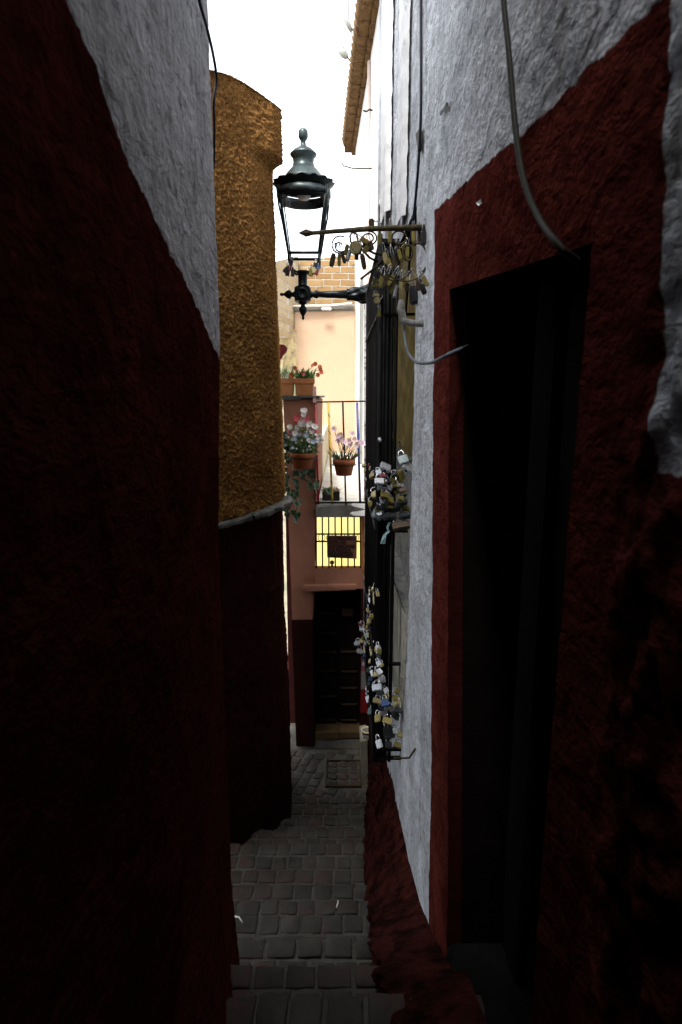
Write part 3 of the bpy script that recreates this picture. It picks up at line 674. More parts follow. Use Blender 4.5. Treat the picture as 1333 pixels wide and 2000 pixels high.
# sign
sg = thing('warning_sign', 'dark brown hand-lettered board hung on the yellow barred window', 'sign', atY(668, 1068, YF - .02))
q = MB(); q.pxprism([(639, 1046), (697.5, 1046.5), (697, 1091.5), (639.5, 1089)], YF - .04, .012); q.build('board', M('brown_board', (.11, .05, .032), .7, .2, 20), sg, bevel=.003)
def text_part(body, px, py, size, Y, mat, parent, sx=1):
    cu = bpy.data.curves.new('lettering', 'FONT'); cu.body = body; cu.size = size; cu.extrude = .001; cu.align_x = 'LEFT'; cu.offset = .0012
    tmp = bpy.data.objects.new('tmp_text', cu); COL.objects.link(tmp); bpy.context.view_layer.update()
    me = bpy.data.meshes.new_from_object(tmp.evaluated_get(bpy.context.evaluated_depsgraph_get())); bpy.data.objects.remove(tmp)
    c = atY(px, py, Y); me.transform(Matrix.Translation(c - ORG[parent.name]) @ Matrix.Rotation(R(90), 4, 'X') @ Matrix.Diagonal((sx, 1, 1, 1)))
    me.materials.append(mat); o = bpy.data.objects.new('lettering', me); COL.objects.link(o); o.parent = parent; return o
m_ink = flat('black_paint', (.004, .004, .004), .5)
for t_, x_, y_, s_, sx in (('SE CONSIGNARA', 641, 1055.5, .056, .66), ('ANTE LAS', 641, 1063, .05, .85), ('AUTORIDADES', 641, 1070.5, .05, .83), ('A LA PERSONA', 641, 1077, .042, .84), ('QUE SE SORPRENDA', 641, 1083, .04, .70), ('GRAFITEANDO', 641, 1089, .042, .9)):
    text_part(t_, x_, y_, s_, YF - .0415, m_ink, sg, sx)
# ---- balcony railing
rl = thing('balcony_railing', 'thin iron terrace railing with red, yellow, black and blue wrapped bars', 'railing', atY(665, 988, YF - .02))
YR = YF - .015
q = MB(); q.tube([atY(611, 785.5, YR), atY(719, 783.5, YR)], .0075, 8); q.build('top_rail', m_iron, rl)
q = MB(); q.box((atY(617, 988, YR).x, YR - .02, ZT_ + .012), (atY(716, 988, YR).x, YR + .02, ZT_ + .03)); q.build('bottom_rail', m_iron, rl)
def stripe_mat(nm, c):
    m, n, l, b = new_mat(nm); pos = n.new('ShaderNodeNewGeometry').outputs['Position']; s_ = n.new('ShaderNodeSeparateXYZ'); l.new(pos, s_.inputs[0])
    v = mth(n, l, 'ADD', s_.outputs[2], mth(n, l, 'MULTIPLY', s_.outputs[0], 1.6)); w = mth(n, l, 'FRACT', mth(n, l, 'MULTIPLY', v, 6.3))
    k = step(n, l, w, .9); l.new(mixc(n, l, k, c, (.012, .012, .012)), b.inputs['Base Color']); b.inputs['Roughness'].default_value = .45; return m
for (a_, b_, c) in (((616.5, 790), (622.5, 985), (.35, .012, .025)), ((642, 786), (649.5, 985), (.62, .43, .05)), ((670, 786), (676, 986), None), ((698, 786), (704, 984), (.02, .02, .2))):
    q = MB(); q.tube([atY(*a_, YR), atY(*b_, YR)], .0115 if c else .009, 8); q.build('bar', stripe_mat('wrapped_bar', c) if c else m_iron, rl)
q = MB(); q.pxprism([(611.5, 754), (618, 755), (618.5, 787), (611.5, 787)], YR - .02, .035); q.build('post', flat('pinkish_post', (.42, .3, .27), .8), rl, bevel=.004)
# hinged white brackets
for (p0, p1, wid, lab) in (((690, 986), (716, 988), 'upper', 'upper of two white arrow shaped metal straps at the slab end'), ((687, 1003), (716, 998), 'lower', 'lower of two white arrow shaped metal straps at the slab end')):
    q = MB(); up_ = wid == 'upper'
    pts = [(686, 985), (690, 983.5), (714, 984), (714, 994.5), (700, 991), (688, 988.5)] if up_ else [(684, 1003), (688, 1000), (700, 999), (714, 996), (714, 1007.5), (690, 1007)]
    q.pxprism(pts, YF - .1, .012); c = atY(688.5, 986.5 if up_ else 1003.6, YF - .104); q.lathe(c, [(0, -.004), (.011, -.004), (.012, 0), (.0, .002)], 12, axis='y')
    tag(q.build('metal_strap', m_hinge, origin=c), lab, 'bracket', 'white metal straps')
# ---- terrace surroundings
q = MB(); q.pxprism([(575, 607), (694.5, 603), (700, 900), (575, 905)], YB, .2)
pw = thing('plaster_wall', 'smooth peach plaster wall at the back of the terrace', 'wall', atY(640, 900, YB)); q.build('wall', m_peach, pw, bevel=.02)
q = MB(); q.pxprism([(570, 597), (693, 596), (693, 606), (570, 608)], YB - .05, .3); q.build('coping', m_concrete, pw, bevel=.02)
q = MB(); q.tube([atY(563, 598, YB - .1), atY(640, 597, YB - .1), atY(688, 592, YB - .1)], .018, 8); tag(q.build('white_pipe', m_hinge, origin=atY(563, 598, YB)), 'thin white pipe lying along the peach wall top', 'pipe')
q = MB(); 
for i in range(3): c = atY(636 + i * 6 - 4, 603.5, YB - .16); q.lathe(c, [(0, -.03), (.03, -.02), (.04, 0), (.03, .02), (0, .03)], 12)
tag(q.build('stone_rubble', m_white, origin=atY(636, 604, YB)), 'little white lumps resting on the peach wall coping', 'rubble')
bw = MB(); bw.pxprism([(585, 509), (694, 497), (694, 640), (560, 640), (560, 506)], 12.3, .25); tag(bw.build('brick_wall', m_brick, origin=atY(640, 640, 12.3)), 'brown brick wall rising behind the peach wall', 'wall')
bw = MB(); bw.prism([atY(500, 520, 9.6), atY(583, 500, 12.2), atY(583, 660, 12.2), atY(500, 660, 9.6)], (-.1, .2, 0)); tag(bw.build('brick_wall', m_brick2, origin=atY(560, 650, 11)), 'sunlit pale brick wall above the flower pots, behind street lamp base', 'wall')
q = MB()
def ruin(u, v):
    p = atY(500, 655, 11.0).lerp(atY(585, 655, 12.0), u); z0 = -1.0; z = z0 + (atY(560, 645, 11.8).z - z0) * v + (.08 * nz((u * 6, 0, 0), 1, 4) if v == 1 else 0)
    return Vector((p.x, p.y - .1 + .06 * nz((u * 4, v * 4, 0), 1.5, 4), z))
q.grid(ruin, 60, 90); q.add([ruin(0, 1), ruin(1, 1), ruin(1, 1) + Vector((0, .25, 0)), ruin(0, 1) + Vector((0, .25, 0))], [[0, 1, 2, 3]]); q.add([ruin(1, 0), ruin(1, 1), ruin(1, 1) + Vector((0, .3, 0)), ruin(1, 0) + Vector((0, .3, 0))], [[0, 1, 2, 3]])
tag(q.build('ruined_wall', M('yellow_ruin', (.6, .52, .3), .9, .2, 4, ((20, .8, .03, 5),), c2=(.3, .26, .2), c2at=(.5, .62), c2s=7), origin=ruin(1, 0)), 'crumbling pale yellow wall behind the pots on the pier', 'wall')
# wall down the side alley left of the pier
q = MB(); p0, p1 = atZ(545, 1380, ZL), atZ(579, 1400, ZL); dr_ = (p1 - p0).normalized(); p0 = p0 - dr_ * 1.2; p1 = p1 + dr_ * .05
def sidef(u, v): p = p0.lerp(p1, u); z = ZL - .05 + v * 3.85; return Vector((p.x, p.y - .01 * nz((u * 9, v * 22, 0), 1, 4), z))
q.grid(sidef, 50, 150); q.prism([sidef(0, 1), sidef(1, 1), sidef(1, 0), sidef(0, 0)], (-.05, .3, 0))
zr_ = atY(565, 1280, 6.98).z
m_side, n, l, b = new_mat('cream_over_red'); pos = n.new('ShaderNodeNewGeometry').outputs['Position']; s_ = n.new('ShaderNodeSeparateXYZ'); l.new(pos, s_.inputs[0])
k = step(n, l, s_.outputs[2], zr_, .01); f_ = tex_noise(n, l, pos, 6, 6); cw = mixc(n, l, ramp(n, l, f_, .35, .65), (.3, .27, .2), (.6, .52, .34)); l.new(mixc(n, l, k, (.16, .035, .02), cw), b.inputs['Base Color']); b.inputs['Roughness'].default_value = .85; add_bumps(n, l, b, pos, ((50, .6, .01, 5),))
tag(q.build('side_wall', m_side, origin=p1), 'cream wall with red base seen through the gap beside the pier', 'wall')
# ---- far house on the right with tiled eave
fh = thing('eaves_house', 'bright white plastered house with brown tiled eave, far right', 'house', (.4, 9, -2))
A2, M2 = .26 + .041 * 12, -.041
def on2(y, z, off=0): return Vector((A2 + M2 * y - off, y, z))
EZ = 6.02; q = MB()
q.grid(lambda u, v: on2(6.35 + u * 5.6, -1 + v * (EZ + 1.02), .004 * nz((0, u * 8, v * 9), 3, 4)), 50, 50)
q.add([on2(11.95, -1), on2(11.95, EZ), on2(11.95, EZ) + Vector((2, 0, 0)), on2(11.95, -1) + Vector((2, 0, 0))], [[0, 1, 2, 3]])
q.add([on2(6.35, -1), on2(6.35, EZ), on2(6.35, EZ) + Vector((2, 0, 0)), on2(6.35, -1) + Vector((2, 0, 0))], [[0, 1, 2, 3]])
q.build('wall', M('pinkish_white_plaster', (.8, .77, .74), .85, .04, 3, ((40, .4, .006, 4),), c2=(.62, .5, .44), c2at=(.66, .8), c2s=4), fh)
ev = MB(); y = 6.3
while y < 12.05:
    ln = random.uniform(.29, .34); z = EZ + random.uniform(-.008, .008); p = on2(y, z); wd = .20 + random.uniform(-.008, .01)
    ev.box((p.x - wd, y + .006, z), (p.x + .1, y + ln, z + .03)); ev.box((p.x - .07, y, z - .045), (p.x + .1, y + ln - .004, z - .004)); y += ln
ev.build('eave', m_tile, fh, bevel=.004)
ev = MB(); y = 6.3
while y < 12.05:
    p = on2(y, EZ + .035); ev.tube([(p.x - .23, y + .08, p.z + .03), (p.x + .9, y + .08, p.z + .42)], .075, 10); y += .165
ev.build('roof_tile', m_tile, fh)
q = MB(); p = on2(10.2, 0); q.box((p.x - .03, 9.9, ZT_), (p.x + .1, 10.3, atY(700, 545, 10).z)); q.build('pilaster', M('grey_pilaster', (.23, .24, .22), .85, .1, 4, ((50, .4, .004, 4),), c2=(.1, .09, .08), c2at=(.68, .72), c2s=9), fh, bevel=.01)
q = MB(); p = on2(8.9, 0); q.tube([(p.x - .03, 8.9, .5), (p.x - .03, 8.9, 2.2), (p.x - .02, 8.9, 5.9)], .025, 8); q.build('drainpipe', flat('pink_pipe', (.6, .48, .42)), fh)
# wires and small brackets on the far wall
for (pts, r_, lab, nm) in ((((733, 329), (690, 329), (672, 324), (668, 318)), .008, 'thin hooked iron clothes bracket on the far white wall', 'wall_bracket'), (((733, 217), (722, 214), (716, 218), (711, 216)), .011, 'small rusty twisted iron hook high on the white wall', 'wall_hook')):
    q = MB(); q.tube([atY(*pts[0], 8.6)] + [atY(x, y, 8.6 - .05 * i) for i, (x, y) in enumerate(pts[1:])], r_, 6); q.lathe(atY(*pts[0], 8.6), [(0, -.03), (.03, -.03), (.03, .03), (0, .03)], 8); tag(q.build(nm, m_rust, origin=atY(*pts[0], 8.6)), lab, 'bracket')
for (px, py, Y, sz, an, lab) in ((681, 47, 9.0, .10, R(20), 'upper of two small pale satellite dishes above the tiled eave'), (672, 102, 10.2, .09, R(-50), 'lower of two small pale satellite dishes above the tiled eave')):
    c = atY(px, py, Y); d0 = thing('satellite_dish', lab, 'satellite dish', c, 'satellite dishes on the eave')
    q = MB(); q.lathe((0, 0, 0), [(0, .03), (sz * .5, .02), (sz, -.01), (sz * 1.02, -.016), (sz * .5, .005), (0, .012)], 20)
    mt = Matrix.Translation(c) @ Euler((R(65), an, R(55))).to_matrix().to_4x4(); q.v = [mt @ v for v in q.v]; q.build('dish', flat('dish_grey', (.28, .28, .25)), d0)
    q = MB(); q.tube([c + Vector((0, 0, -.05)), c + Vector((.0, 0, .45))], .005, 5); q.tube([c, c + Vector((.12, .05, -.12)), c + Vector((.2, .08, -.15))], .01, 6); q.build('mast', m_rust, d0)
# low wall and clutter at the foot of the right side
lwll = MB(); lwll.box((.275, 4.955, ZL - .1), (.6, 6.19, atY(715, 1200, 6.1).z + .3)); tag(lwll.build('low_wall', m_maroon, origin=(.4, 5.5, ZL)), 'low dark wall joining the barred house to the terrace house', 'wall')
tag(MB().pxprism([(712, 590), (720, 590), (719, 1000), (717, 1215), (711, 1215), (712, 1000)], YF - .02, .12).build('edge_post', M('rough_white_edge', (.55, .52, .52), .85, .3, 12, ((60, .8, .01, 5),), c2=(.15, .12, .11), c2at=(.5, .6), c2s=20), origin=atY(715, 1215, YF), bevel=.004), 'slim rough white plaster post where the terrace meets the grille', 'post')
pb = MB(); pb.pxprism([(704, 1448), (718, 1446), (720, 1545), (712, 1546), (707, 1528)], 5.55, .3); tag(pb.build('plinth_block', M('pale_olive_block', (.2, .19, .14), .85, .2, 6), origin=atY(712, 1540, 5.55), bevel=.006), 'pale narrow block standing on the landing by the red footing', 'block')
bu = thing('bucket', 'small grey bucket with cream rim sitting on the pale block', 'bucket', atY(718, 1450, 5.6))
c = atY(718, 1450, 5.62); q = MB(); q.lathe(c, [(0, 0), (.045, 0), (.058, .13), (.052, .13), (.04, .1), (0, .1)], 20); q.build('body', flat('grey_plastic', (.16, .16, .15)), bu)
q = MB(); q.lathe(c, [(.056, .126), (.064, .126), (.064, .142), (.054, .142), (.054, .11)], 20); q.build('rim', flat('cream_plastic', (.6, .5, .34)), bu)
q = MB(); q.tube([c + Vector((.06 * math.cos(t), -.02, .12 - .09 * math.sin(t))) for t in [math.pi * k / 10 for k in range(11)]], .003, 5); q.build('handle', m_hinge, bu)
bn = MB(); 
for i, (r0, r1) in enumerate(((1284, 1311), (1311, 1346), (1346, 1392))): bn.pxprism([(706.5 - i * .6, r0), (722, r0), (723, r1), (706 - i * .6, r1)], 5.9, .012, i)
tag(bn.build('cloth_banner', [flat('pink_cloth', (.16, .045, .07), .9), flat('grey_cloth', (.13, .13, .13), .9), flat('red_cloth', (.13, .006, .009), .9)], origin=atY(712, 1390, 5.9)), 'narrow pink, grey and red cloth hanging behind the lower padlocks', 'cloth')
rb = MB(); rb.pxprism([(538, 672), (556, 673), (562, 680), (559, 688), (553, 694), (549, 702), (538, 704)], 6.4, .06); tag(rb.build('painted_board', flat('maroon_paint', (.1, .012, .01)), origin=atY(545, 700, 6.4), bevel=.006), 'dark red shaped board end jutting past the ochre wall', 'board')
# ================================================================== CABLES
def cable(pts, r_, mat, lab, nm='cable'):
    # smooth the polyline
    P_ = [Vector(p) for p in pts]; out = []
    for i in range(len(P_) - 1):
        p0, p1, p2, p3 = P_[max(i - 1, 0)], P_[i], P_[i + 1], P_[min(i + 2, len(P_) - 1)]
        for k in range(8):
            t = k / 8; out.append(.5 * ((2 * p1) + (p2 - p0) * t + (2 * p0 - 5 * p1 + 4 * p2 - p3) * t * t + (3 * p1 - p0 - 3 * p2 + p3) * t ** 3))
    out.append(P_[-1]); q = MB(); q.tube(out, r_, 10); return tag(q.build(nm, mat, origin=P_[0]), lab, 'cable')
big = [onR(x, y, .05) for x, y in ((980, -120), (984, 0), (994, 100), (1006, 240), (1022, 345), (1050, 420), (1088, 475))] + [onR(1115, 500, .03), onR(1136, 514, -.02)]
cable(big, .0052, m_cable3, 'thick olive cable drooping over the red surround into the doorway')
thin = [onR(x, y, .02) for x, y in ((824, -150), (823, 0), (823, 140), (822, 240), (817, 330), (811, 400), (803, 470), (797, 560), (792, 620))]
cable(thin, .0055, m_cable, 'long thin black cable running down the white wall to the pipe stub')
loop = [onR(x, y, .05) for x, y in ((792, 622), (790, 650), (796, 685), (812, 706), (838, 709), (862, 700))] + [onR(885, 688, .02), onR(930, 670, -.1)]
cable(loop, .0055, m_cable2, 'grey cable looping past the white strip into the doorway')
cable([onL(372, -60) + Vector((.012, 0, 0)), onL(380, 0) + Vector((.012, 0, 0)), onL(395, 55) + Vector((.013, 0, 0)), onL(408, 110) + Vector((.013, 0, 0)), onL(415, 150) + Vector((.008, .02, 0)), atY(418, 200, 1.9), atY(419, 260, 1.92), atY(417, 330, 1.95)], .004, m_cable, 'black cable curving round the corner of the left house wall')
# ================================================================== STREET LAMP
YL = 4.85
def Lz(r): return atY(595, r, YL).z
def s_(r, px=1): return (atY(595 + px, r, YL) - atY(595, r, YL)).x   # metres for px at row
cx = atY(594.5, 440, YL).x
sl_ = thing('street_lamp', 'grey-green wall lantern on ornate iron arm, padlocks hooked beneath its glass', 'street lamp', atY(735, 575, YL))
c = Vector((cx, YL, 0))
def prof(lst): return [(s_(r, w), Lz(r)) for w, r in lst]
q = MB(); q.lathe(c, prof([(0, 251), (6, 252), (9, 256), (9.5, 267), (7.5, 272), (4.5, 276), (5.5, 284), (10, 288), (14, 292)]), 24); q.build('finial', m_lamp, sl_)
q = MB(); q.lathe(c, prof([(9, 288), (17, 292), (21, 296), (26, 301), (26, 303), (21, 309), (20, 318), (22, 327), (23, 328)]), 32); q.build('vent', m_lamp, sl_)
q = MB(); q.lathe(c, prof([(22, 328), (24, 329), (30, 336), (39, 348), (46, 357), (44, 358)]), 40); q.build('roof', m_lamp, sl_)
q = MB(); q.lathe(c, prof([(44, 353), (54, 356), (60, 359), (59, 361), (53, 366), (50, 372), (46, 372)]), 96, wave={1: s_(360, .8), 2: s_(360, 1.6), 3: s_(360, 1.4)}); q.build('crown_rim', m_lampdk, sl_)
q = MB(); q.lathe(c, prof([(50, 373), (53, 373), (53, 385), (49, 385), (49, 374)]), 40); q.build('band', flat('pale_lamp_band', (.13, .16, .165), .4, .3), sl_)
q = MB(); q.lathe(c, prof([(50, 385), (47.5, 396), (46.5, 395), (49, 386)]), 40); q.build('inner_collar', m_lampdk, sl_)
# four-sided glass cage
tw, bw_, rt, rb_ = s_(393, 43), s_(500, 29), Lz(393), Lz(500)
def corner(i, t, k=1): w = (tw + (bw_ - tw) * t) * k; return Vector((cx + w * (1 if i in (1, 2) else -1), YL + w * (1 if i in (2, 3) else -1), rt + (rb_ - rt) * t))
for i in range(4):
    q = MB(); q.tube([corner(i, -.16), corner(i, 1)], .010, 6); q.tube([corner(i, -.16, 1.07), corner(i, .2, 1.11), corner(i, .5, 1.06), corner(i, 1.0, 1.02)], .0075, 6); q.build('cage_post', m_lampdk, sl_)
q = MB()
for i in range(4):
    q.tube([corner(i, 1), corner((i + 1) % 4, 1)], .011, 6)
q.build('lower_frame', m_lampdk, sl_); q = MB()
for i in range(4):
    q.tube([corner(i, -.05), corner(i, -.05).lerp(corner((i + 1) % 4, -.05), .5) + Vector((0, 0, .02)), corner((i + 1) % 4, -.05)], .016, 6)
q.build('upper_frame', m_lampdk, sl_)
for i in range(4):
    q = MB(); a_ = [corner(i, 0, .97), corner((i + 1) % 4, 0, .97), corner((i + 1) % 4, 1, .97), corner(i, 1, .97)]; q.add(a_, [[0, 1, 2, 3]]); q.build('glass_pane', m_glass, sl_)
q = MB(); zc = Lz(374); q.lathe(Vector((cx, YL, zc)), [(0, -.06), (.035, -.055), (.052, -.03), (.05, .0), (.03, .03), (.03, .06)], 20); q.build('bulb', m_bulb, sl_)
# collar, legs, hub, finials, arm
hubc = atY(592, 575, YL); hx = hubc.x
q = MB(); q.lathe(Vector((hx, YL, 0)), [(s_(r, w), Lz(r)) for w, r in ((0, 528), (11, 529), (11, 533), (9, 535), (9, 557), (11, 559), (0, 560))], 20); q.build('collar', m_lampdk, sl_)
for i in range(4):
    a = corner(i, 1); q = MB(); b_ = Vector((hx, YL, Lz(532))); d_v = Vector((a.x - b_.x, a.y - b_.y, 0))
    q.tube([a, a + Vector((0, 0, -.04)), b_ + d_v * .85 + Vector((0, 0, .02)), b_ + d_v * .5 + Vector((0, 0, -.005)), b_], .009, 6); q.build('leg', m_lampdk, sl_)
hs_ = s_(575, 14)
q = MB(); q.box((hx - hs_, YL - hs_, Lz(589)), (hx + hs_, YL + hs_, Lz(561))); q.lathe((hx, YL - hs_ - .001, hubc.z), [(0, .0), (hs_ * .35, -.006), (hs_ * .5, -.018), (hs_ * .72, -.02), (hs_ * .8, .002)], 24, axis='y')
q.lathe((hx, YL, hubc.z), [(hs_ * 1.01, -hs_ * 1.12), (hs_ * .9, -hs_ * 1.12), (hs_ * .9, hs_ * 1.12), (0, hs_ * 1.12)], 16, axis='x'); q.build('hub', m_lampdk, sl_, bevel=.004)
u = s_(575, 1)
q = MB(); q.lathe((hx, YL, hubc.z), [(5 * u, -15 * u), (6 * u, -17 * u), (4 * u, -20 * u), (5 * u, -22 * u), (9 * u, -25 * u), (7 * u, -31 * u), (3 * u, -36 * u), (2.2 * u, -38 * u), (3.3 * u, -41 * u), (2.4 * u, -44 * u), (0, -45 * u)], 18, axis='x'); q.build('side_finial', m_lampdk, sl_)
q = MB(); q.lathe((hx, YL, hubc.z), [(9 * u, -14 * u), (7 * u, -18 * u), (4 * u, -20 * u), (5 * u, -23 * u), (8.5 * u, -27 * u), (7 * u, -33 * u), (3 * u, -40 * u), (2.2 * u, -42 * u), (3.2 * u, -45 * u), (0, -49 * u)], 18); q.build('drop_finial', m_lampdk, sl_)
q = MB(); q.lathe((hx, YL, hubc.z), [(6 * u, 14 * u), (7 * u, 16 * u), (5 * u, 20 * u), (8 * u, 26 * u), (8 * u, 28 * u), (5.5 * u, 31 * u), (6 * u, 40 * u), (7 * u, 60 * u), (8.5 * u, 86 * u), (12 * u, 88 * u)], 20, axis='x'); q.build('arm', m_lampdk, sl_)
q = MB(); vs = []
def flaref(uu, vv):
    a = uu * 2 * math.pi; t = vv; r0 = (10 + 12 * t ** 1.3) * u; rr = r0 * (1 + .10 * math.sin(a * 7 + t * 9) + .08 * math.sin(a * 3 - t * 14)) if .02 < t < .98 else r0 * (1 if t > .5 else 1.15)
    if t >= 1: rr = r0 * .9
    return Vector((hx + (86 + 56 * t) * u, YL + rr * math.cos(a), hubc.z + rr * math.sin(a)))
q.grid(flaref, 60, 26); q.lathe((hx + 140 * u, YL, hubc.z), [(24 * u, 0), (24 * u, 4 * u), (0, 4 * u)], 20, axis='x'); q.build('acanthus_socket', m_lampdk, sl_)
# ================================================================== PADLOCKS
COLS = dict(brass=((.36, .29, .07), .42, .3), olive=((.22, .19, .045), .45, .25), cream=((.5, .42, .2), .5, .2), brown=((.085, .055, .03), .5, .4),
            silver=((.52, .55, .58), .35, .6), white=((.7, .72, .76), .42, .3), grey=((.09, .11, .115), .4, .5), black=((.016, .018, .02), .55, .1),
            red=((.22, .02, .03), .4, .1), blue=((.04, .1, .28), .35, .2), chrome=((.7, .7, .7), .15, 1.0), pale=((.3, .37, .38), .4, .3))
CM = {}
for k, (c_, r_, me_) in COLS.items():
    m, n, l, b = new_mat(k + '_metal'); vec = n.new('ShaderNodeTexCoord').outputs['Object']
    f = tex_noise(n, l, vec, 2.2, 5, .7); col = mixc(n, l, ramp(n, l, f, .35, .7), [x * .62 for x in c_], c_)
    if k in ('silver', 'white', 'cream', 'pale', 'grey', 'brass'):     # scribbles and tarnish on the faces
        w = n.new('ShaderNodeTexWave'); w.inputs['Scale'].default_value = 1.1; w.inputs['Distortion'].default_value = 14; w.inputs['Detail'].default_value = 1.5; l.new(vec, w.inputs[0])
        oi = n.new('ShaderNodeObjectInfo'); l.new(oi.outputs['Random'], w.inputs['Phase Offset'])
        msk = mth(n, l, 'MULTIPLY', step(n, l, w.outputs['Fac'], .955, .02), .75); col = mixc(n, l, msk, col, (.03, .03, .04))
    l.new(col, b.inputs['Base Color']); b.inputs['Roughness'].default_value = r_; b.inputs['Metallic'].default_value = me_
    add_bumps(n, l, b, vec, ((6, .15, .02, 4),)); CM[k] = m
PL = {}
def proto(shape, col):
    key = (shape, col)
    if key in PL: return PL[key]
    parts = []
    bm = bmesh.new(); th_ = .42
    if shape in ('rect', 'long', 'combo', 'box'):
        t = {'rect': .42, 'long': .9, 'combo': .9, 'box': .35}[shape]; bmesh.ops.create_cube(bm, size=1, matrix=Matrix.Translation((0, 0, -.5)) @ Matrix.Diagonal((1, t, 1, 1)))
        bmesh.ops.bevel(bm, geom=bm.edges[:], offset=.07 if shape != 'long' else .12, segments=2, affect='EDGES')
        if shape == 'combo':
            for k in range(4): bmesh.ops.create_cone(bm, cap_ends=True, segments=14, radius1=.47, radius2=.47, depth=.13, matrix=Matrix.Translation((.06, -.2, -.2 - k * .2)))
    else:
        bmesh.ops.create_cone(bm, cap_ends=True, segments=28, radius1=.5, radius2=.5, depth=.42, matrix=Matrix.Translation((0, 0, -.5)) @ Matrix.Rotation(R(90), 4, 'X'))
        bmesh.ops.bevel(bm, geom=[e for e in bm.edges if e.calc_face_angle(0) > 1], offset=.06, segments=2, affect='EDGES')
    me = bpy.data.meshes.new('padlock_body'); bm.to_mesh(me); bm.free(); me.materials.append(CM[col]); parts.append(('body', me))
    q = MB(); hw, hh = .29, .62 if shape != 'long' else .8
    if shape in ('long', 'combo'): hw = .3
    q.tube([(-hw, 0, -.08), (-hw, 0, hh * .55)] + [(-hw * math.cos(a), 0, hh * .55 + hh * .45 * math.sin(a)) for a in [math.pi * k / 8 for k in range(1, 8)]] + [(hw, 0, hh * .55), (hw, 0, -.08)], .085, 7)
    me = bpy.data.meshes.new('padlock_shackle'); me.from_pydata(q.v, [], q.f); me.polygons.foreach_set('use_smooth', q.sm); me.materials.append(CM['chrome']); parts.append(('shackle', me))
    q = MB(); yk = -.5 if shape in ('long',) else -.22
    q.lathe((0, 0, -1.0), [(0, -.012), (.13, -.012), (.13, .01)], 12)
    me = bpy.data.meshes.new('padlock_keyhole'); me.from_pydata(q.v, [], q.f); me.materials.append(CM['black']); parts.append(('keyway', me))
    PL[key] = parts; return parts
ORD = ['first', 'second', 'third', 'fourth', 'fifth', 'sixth', 'seventh', 'eighth', 'ninth', 'tenth', 'eleventh', 'twelfth', 'thirteenth', 'fourteenth', 'fifteenth', 'sixteenth', 'seventeenth', 'eighteenth', 'nineteenth', 'twentieth'] 
def ordn(i):
    if i < 20: return ORD[i]
    tens = {2: 'twenty', 3: 'thirty', 4: 'forty', 5: 'fifty', 6: 'sixty', 7: 'seventy', 8: 'eighty', 9: 'ninety'}[(i + 1) // 10]
    return {2: 'twentieth', 3: 'thirtieth', 4: 'fortieth', 5: 'fiftieth', 6: 'sixtieth', 7: 'seventieth', 8: 'eightieth', 9: 'ninetieth'}[(i + 1) // 10] if (i + 1) % 10 == 0 else tens + '-' + ORD[(i + 1) % 10 - 1]
ADJ = dict(brass='brass', olive='dull brass', cream='pale gold', brown='brown', silver='silver', white='white scribbled', grey='grey steel', black='black', red='red', blue='blue', pale='pale blue-grey')
SHN = dict(rect='padlock', long='long padlock', combo='combination padlock', box='square padlock', round='round padlock')
def padlock(px, py, w, h, shape, col, tilt, yaw, pitch, Y, label, group):
    """px,py = middle of the body in the picture; w,h = its size there"""
    c = atY(px, py, Y); sc = (c - EYE).dot(FW) / F
    o = bpy.data.objects.new('padlock', None); COL.objects.link(o); o.empty_display_size = .02
    rot = Euler((R(pitch), R(tilt), R(yaw)), 'YXZ').to_matrix() if False else (Matrix.Rotation(R(tilt), 3, 'Y') @ Matrix.Rotation(R(pitch), 3, 'X') @ Matrix.Rotation(R(yaw), 3, 'Z'))
    S = Vector((w * sc, w * sc if shape != 'long' else w * sc, h * sc)); o.rotation_euler = rot.to_euler(); o.scale = S
    o.location = c + rot @ Vector((0, 0, S.z * .5)); tag(o, label, 'padlock', group)
    for nm, me in proto(shape, col):
        p = bpy.data.objects.new(nm, me); COL.objects.link(p); p.parent = o
    return o
def cluster(lst, place, group, key, Yf, pitch=(0, 0), phrase='', big=1):
    jit = random.Random(len(lst)); lst = [(a, b_, c_ * big, d_ * big * (1.3 if pitch[0] < -20 else 1), *e_[:2], e_[2] + (jit.uniform(-22, 22) if pitch[0] < -20 else 0), e_[3] + (jit.uniform(-35, 35) if pitch[0] < -20 else 0)) for a, b_, c_, d_, *e_ in lst]
    order = sorted(range(len(lst)), key=lambda i: lst[i][key])
    rank = {i: k for k, i in enumerate(order)}
    for i, it in enumerate(lst):
        px, py, w, h, shape, col, tilt, yaw = it; Y = Yf(px, py, i)
        padlock(px, py, w, h, shape, col, tilt, yaw, random.uniform(*pitch), Y, f"{ADJ[col]} {SHN[shape]}, {ordn(rank[i])} {phrase}", group)
rr_ = random.uniform
def Yrod(px, dy=0): return min(2.76, onR(px + 6, 470).y - .035) - dy
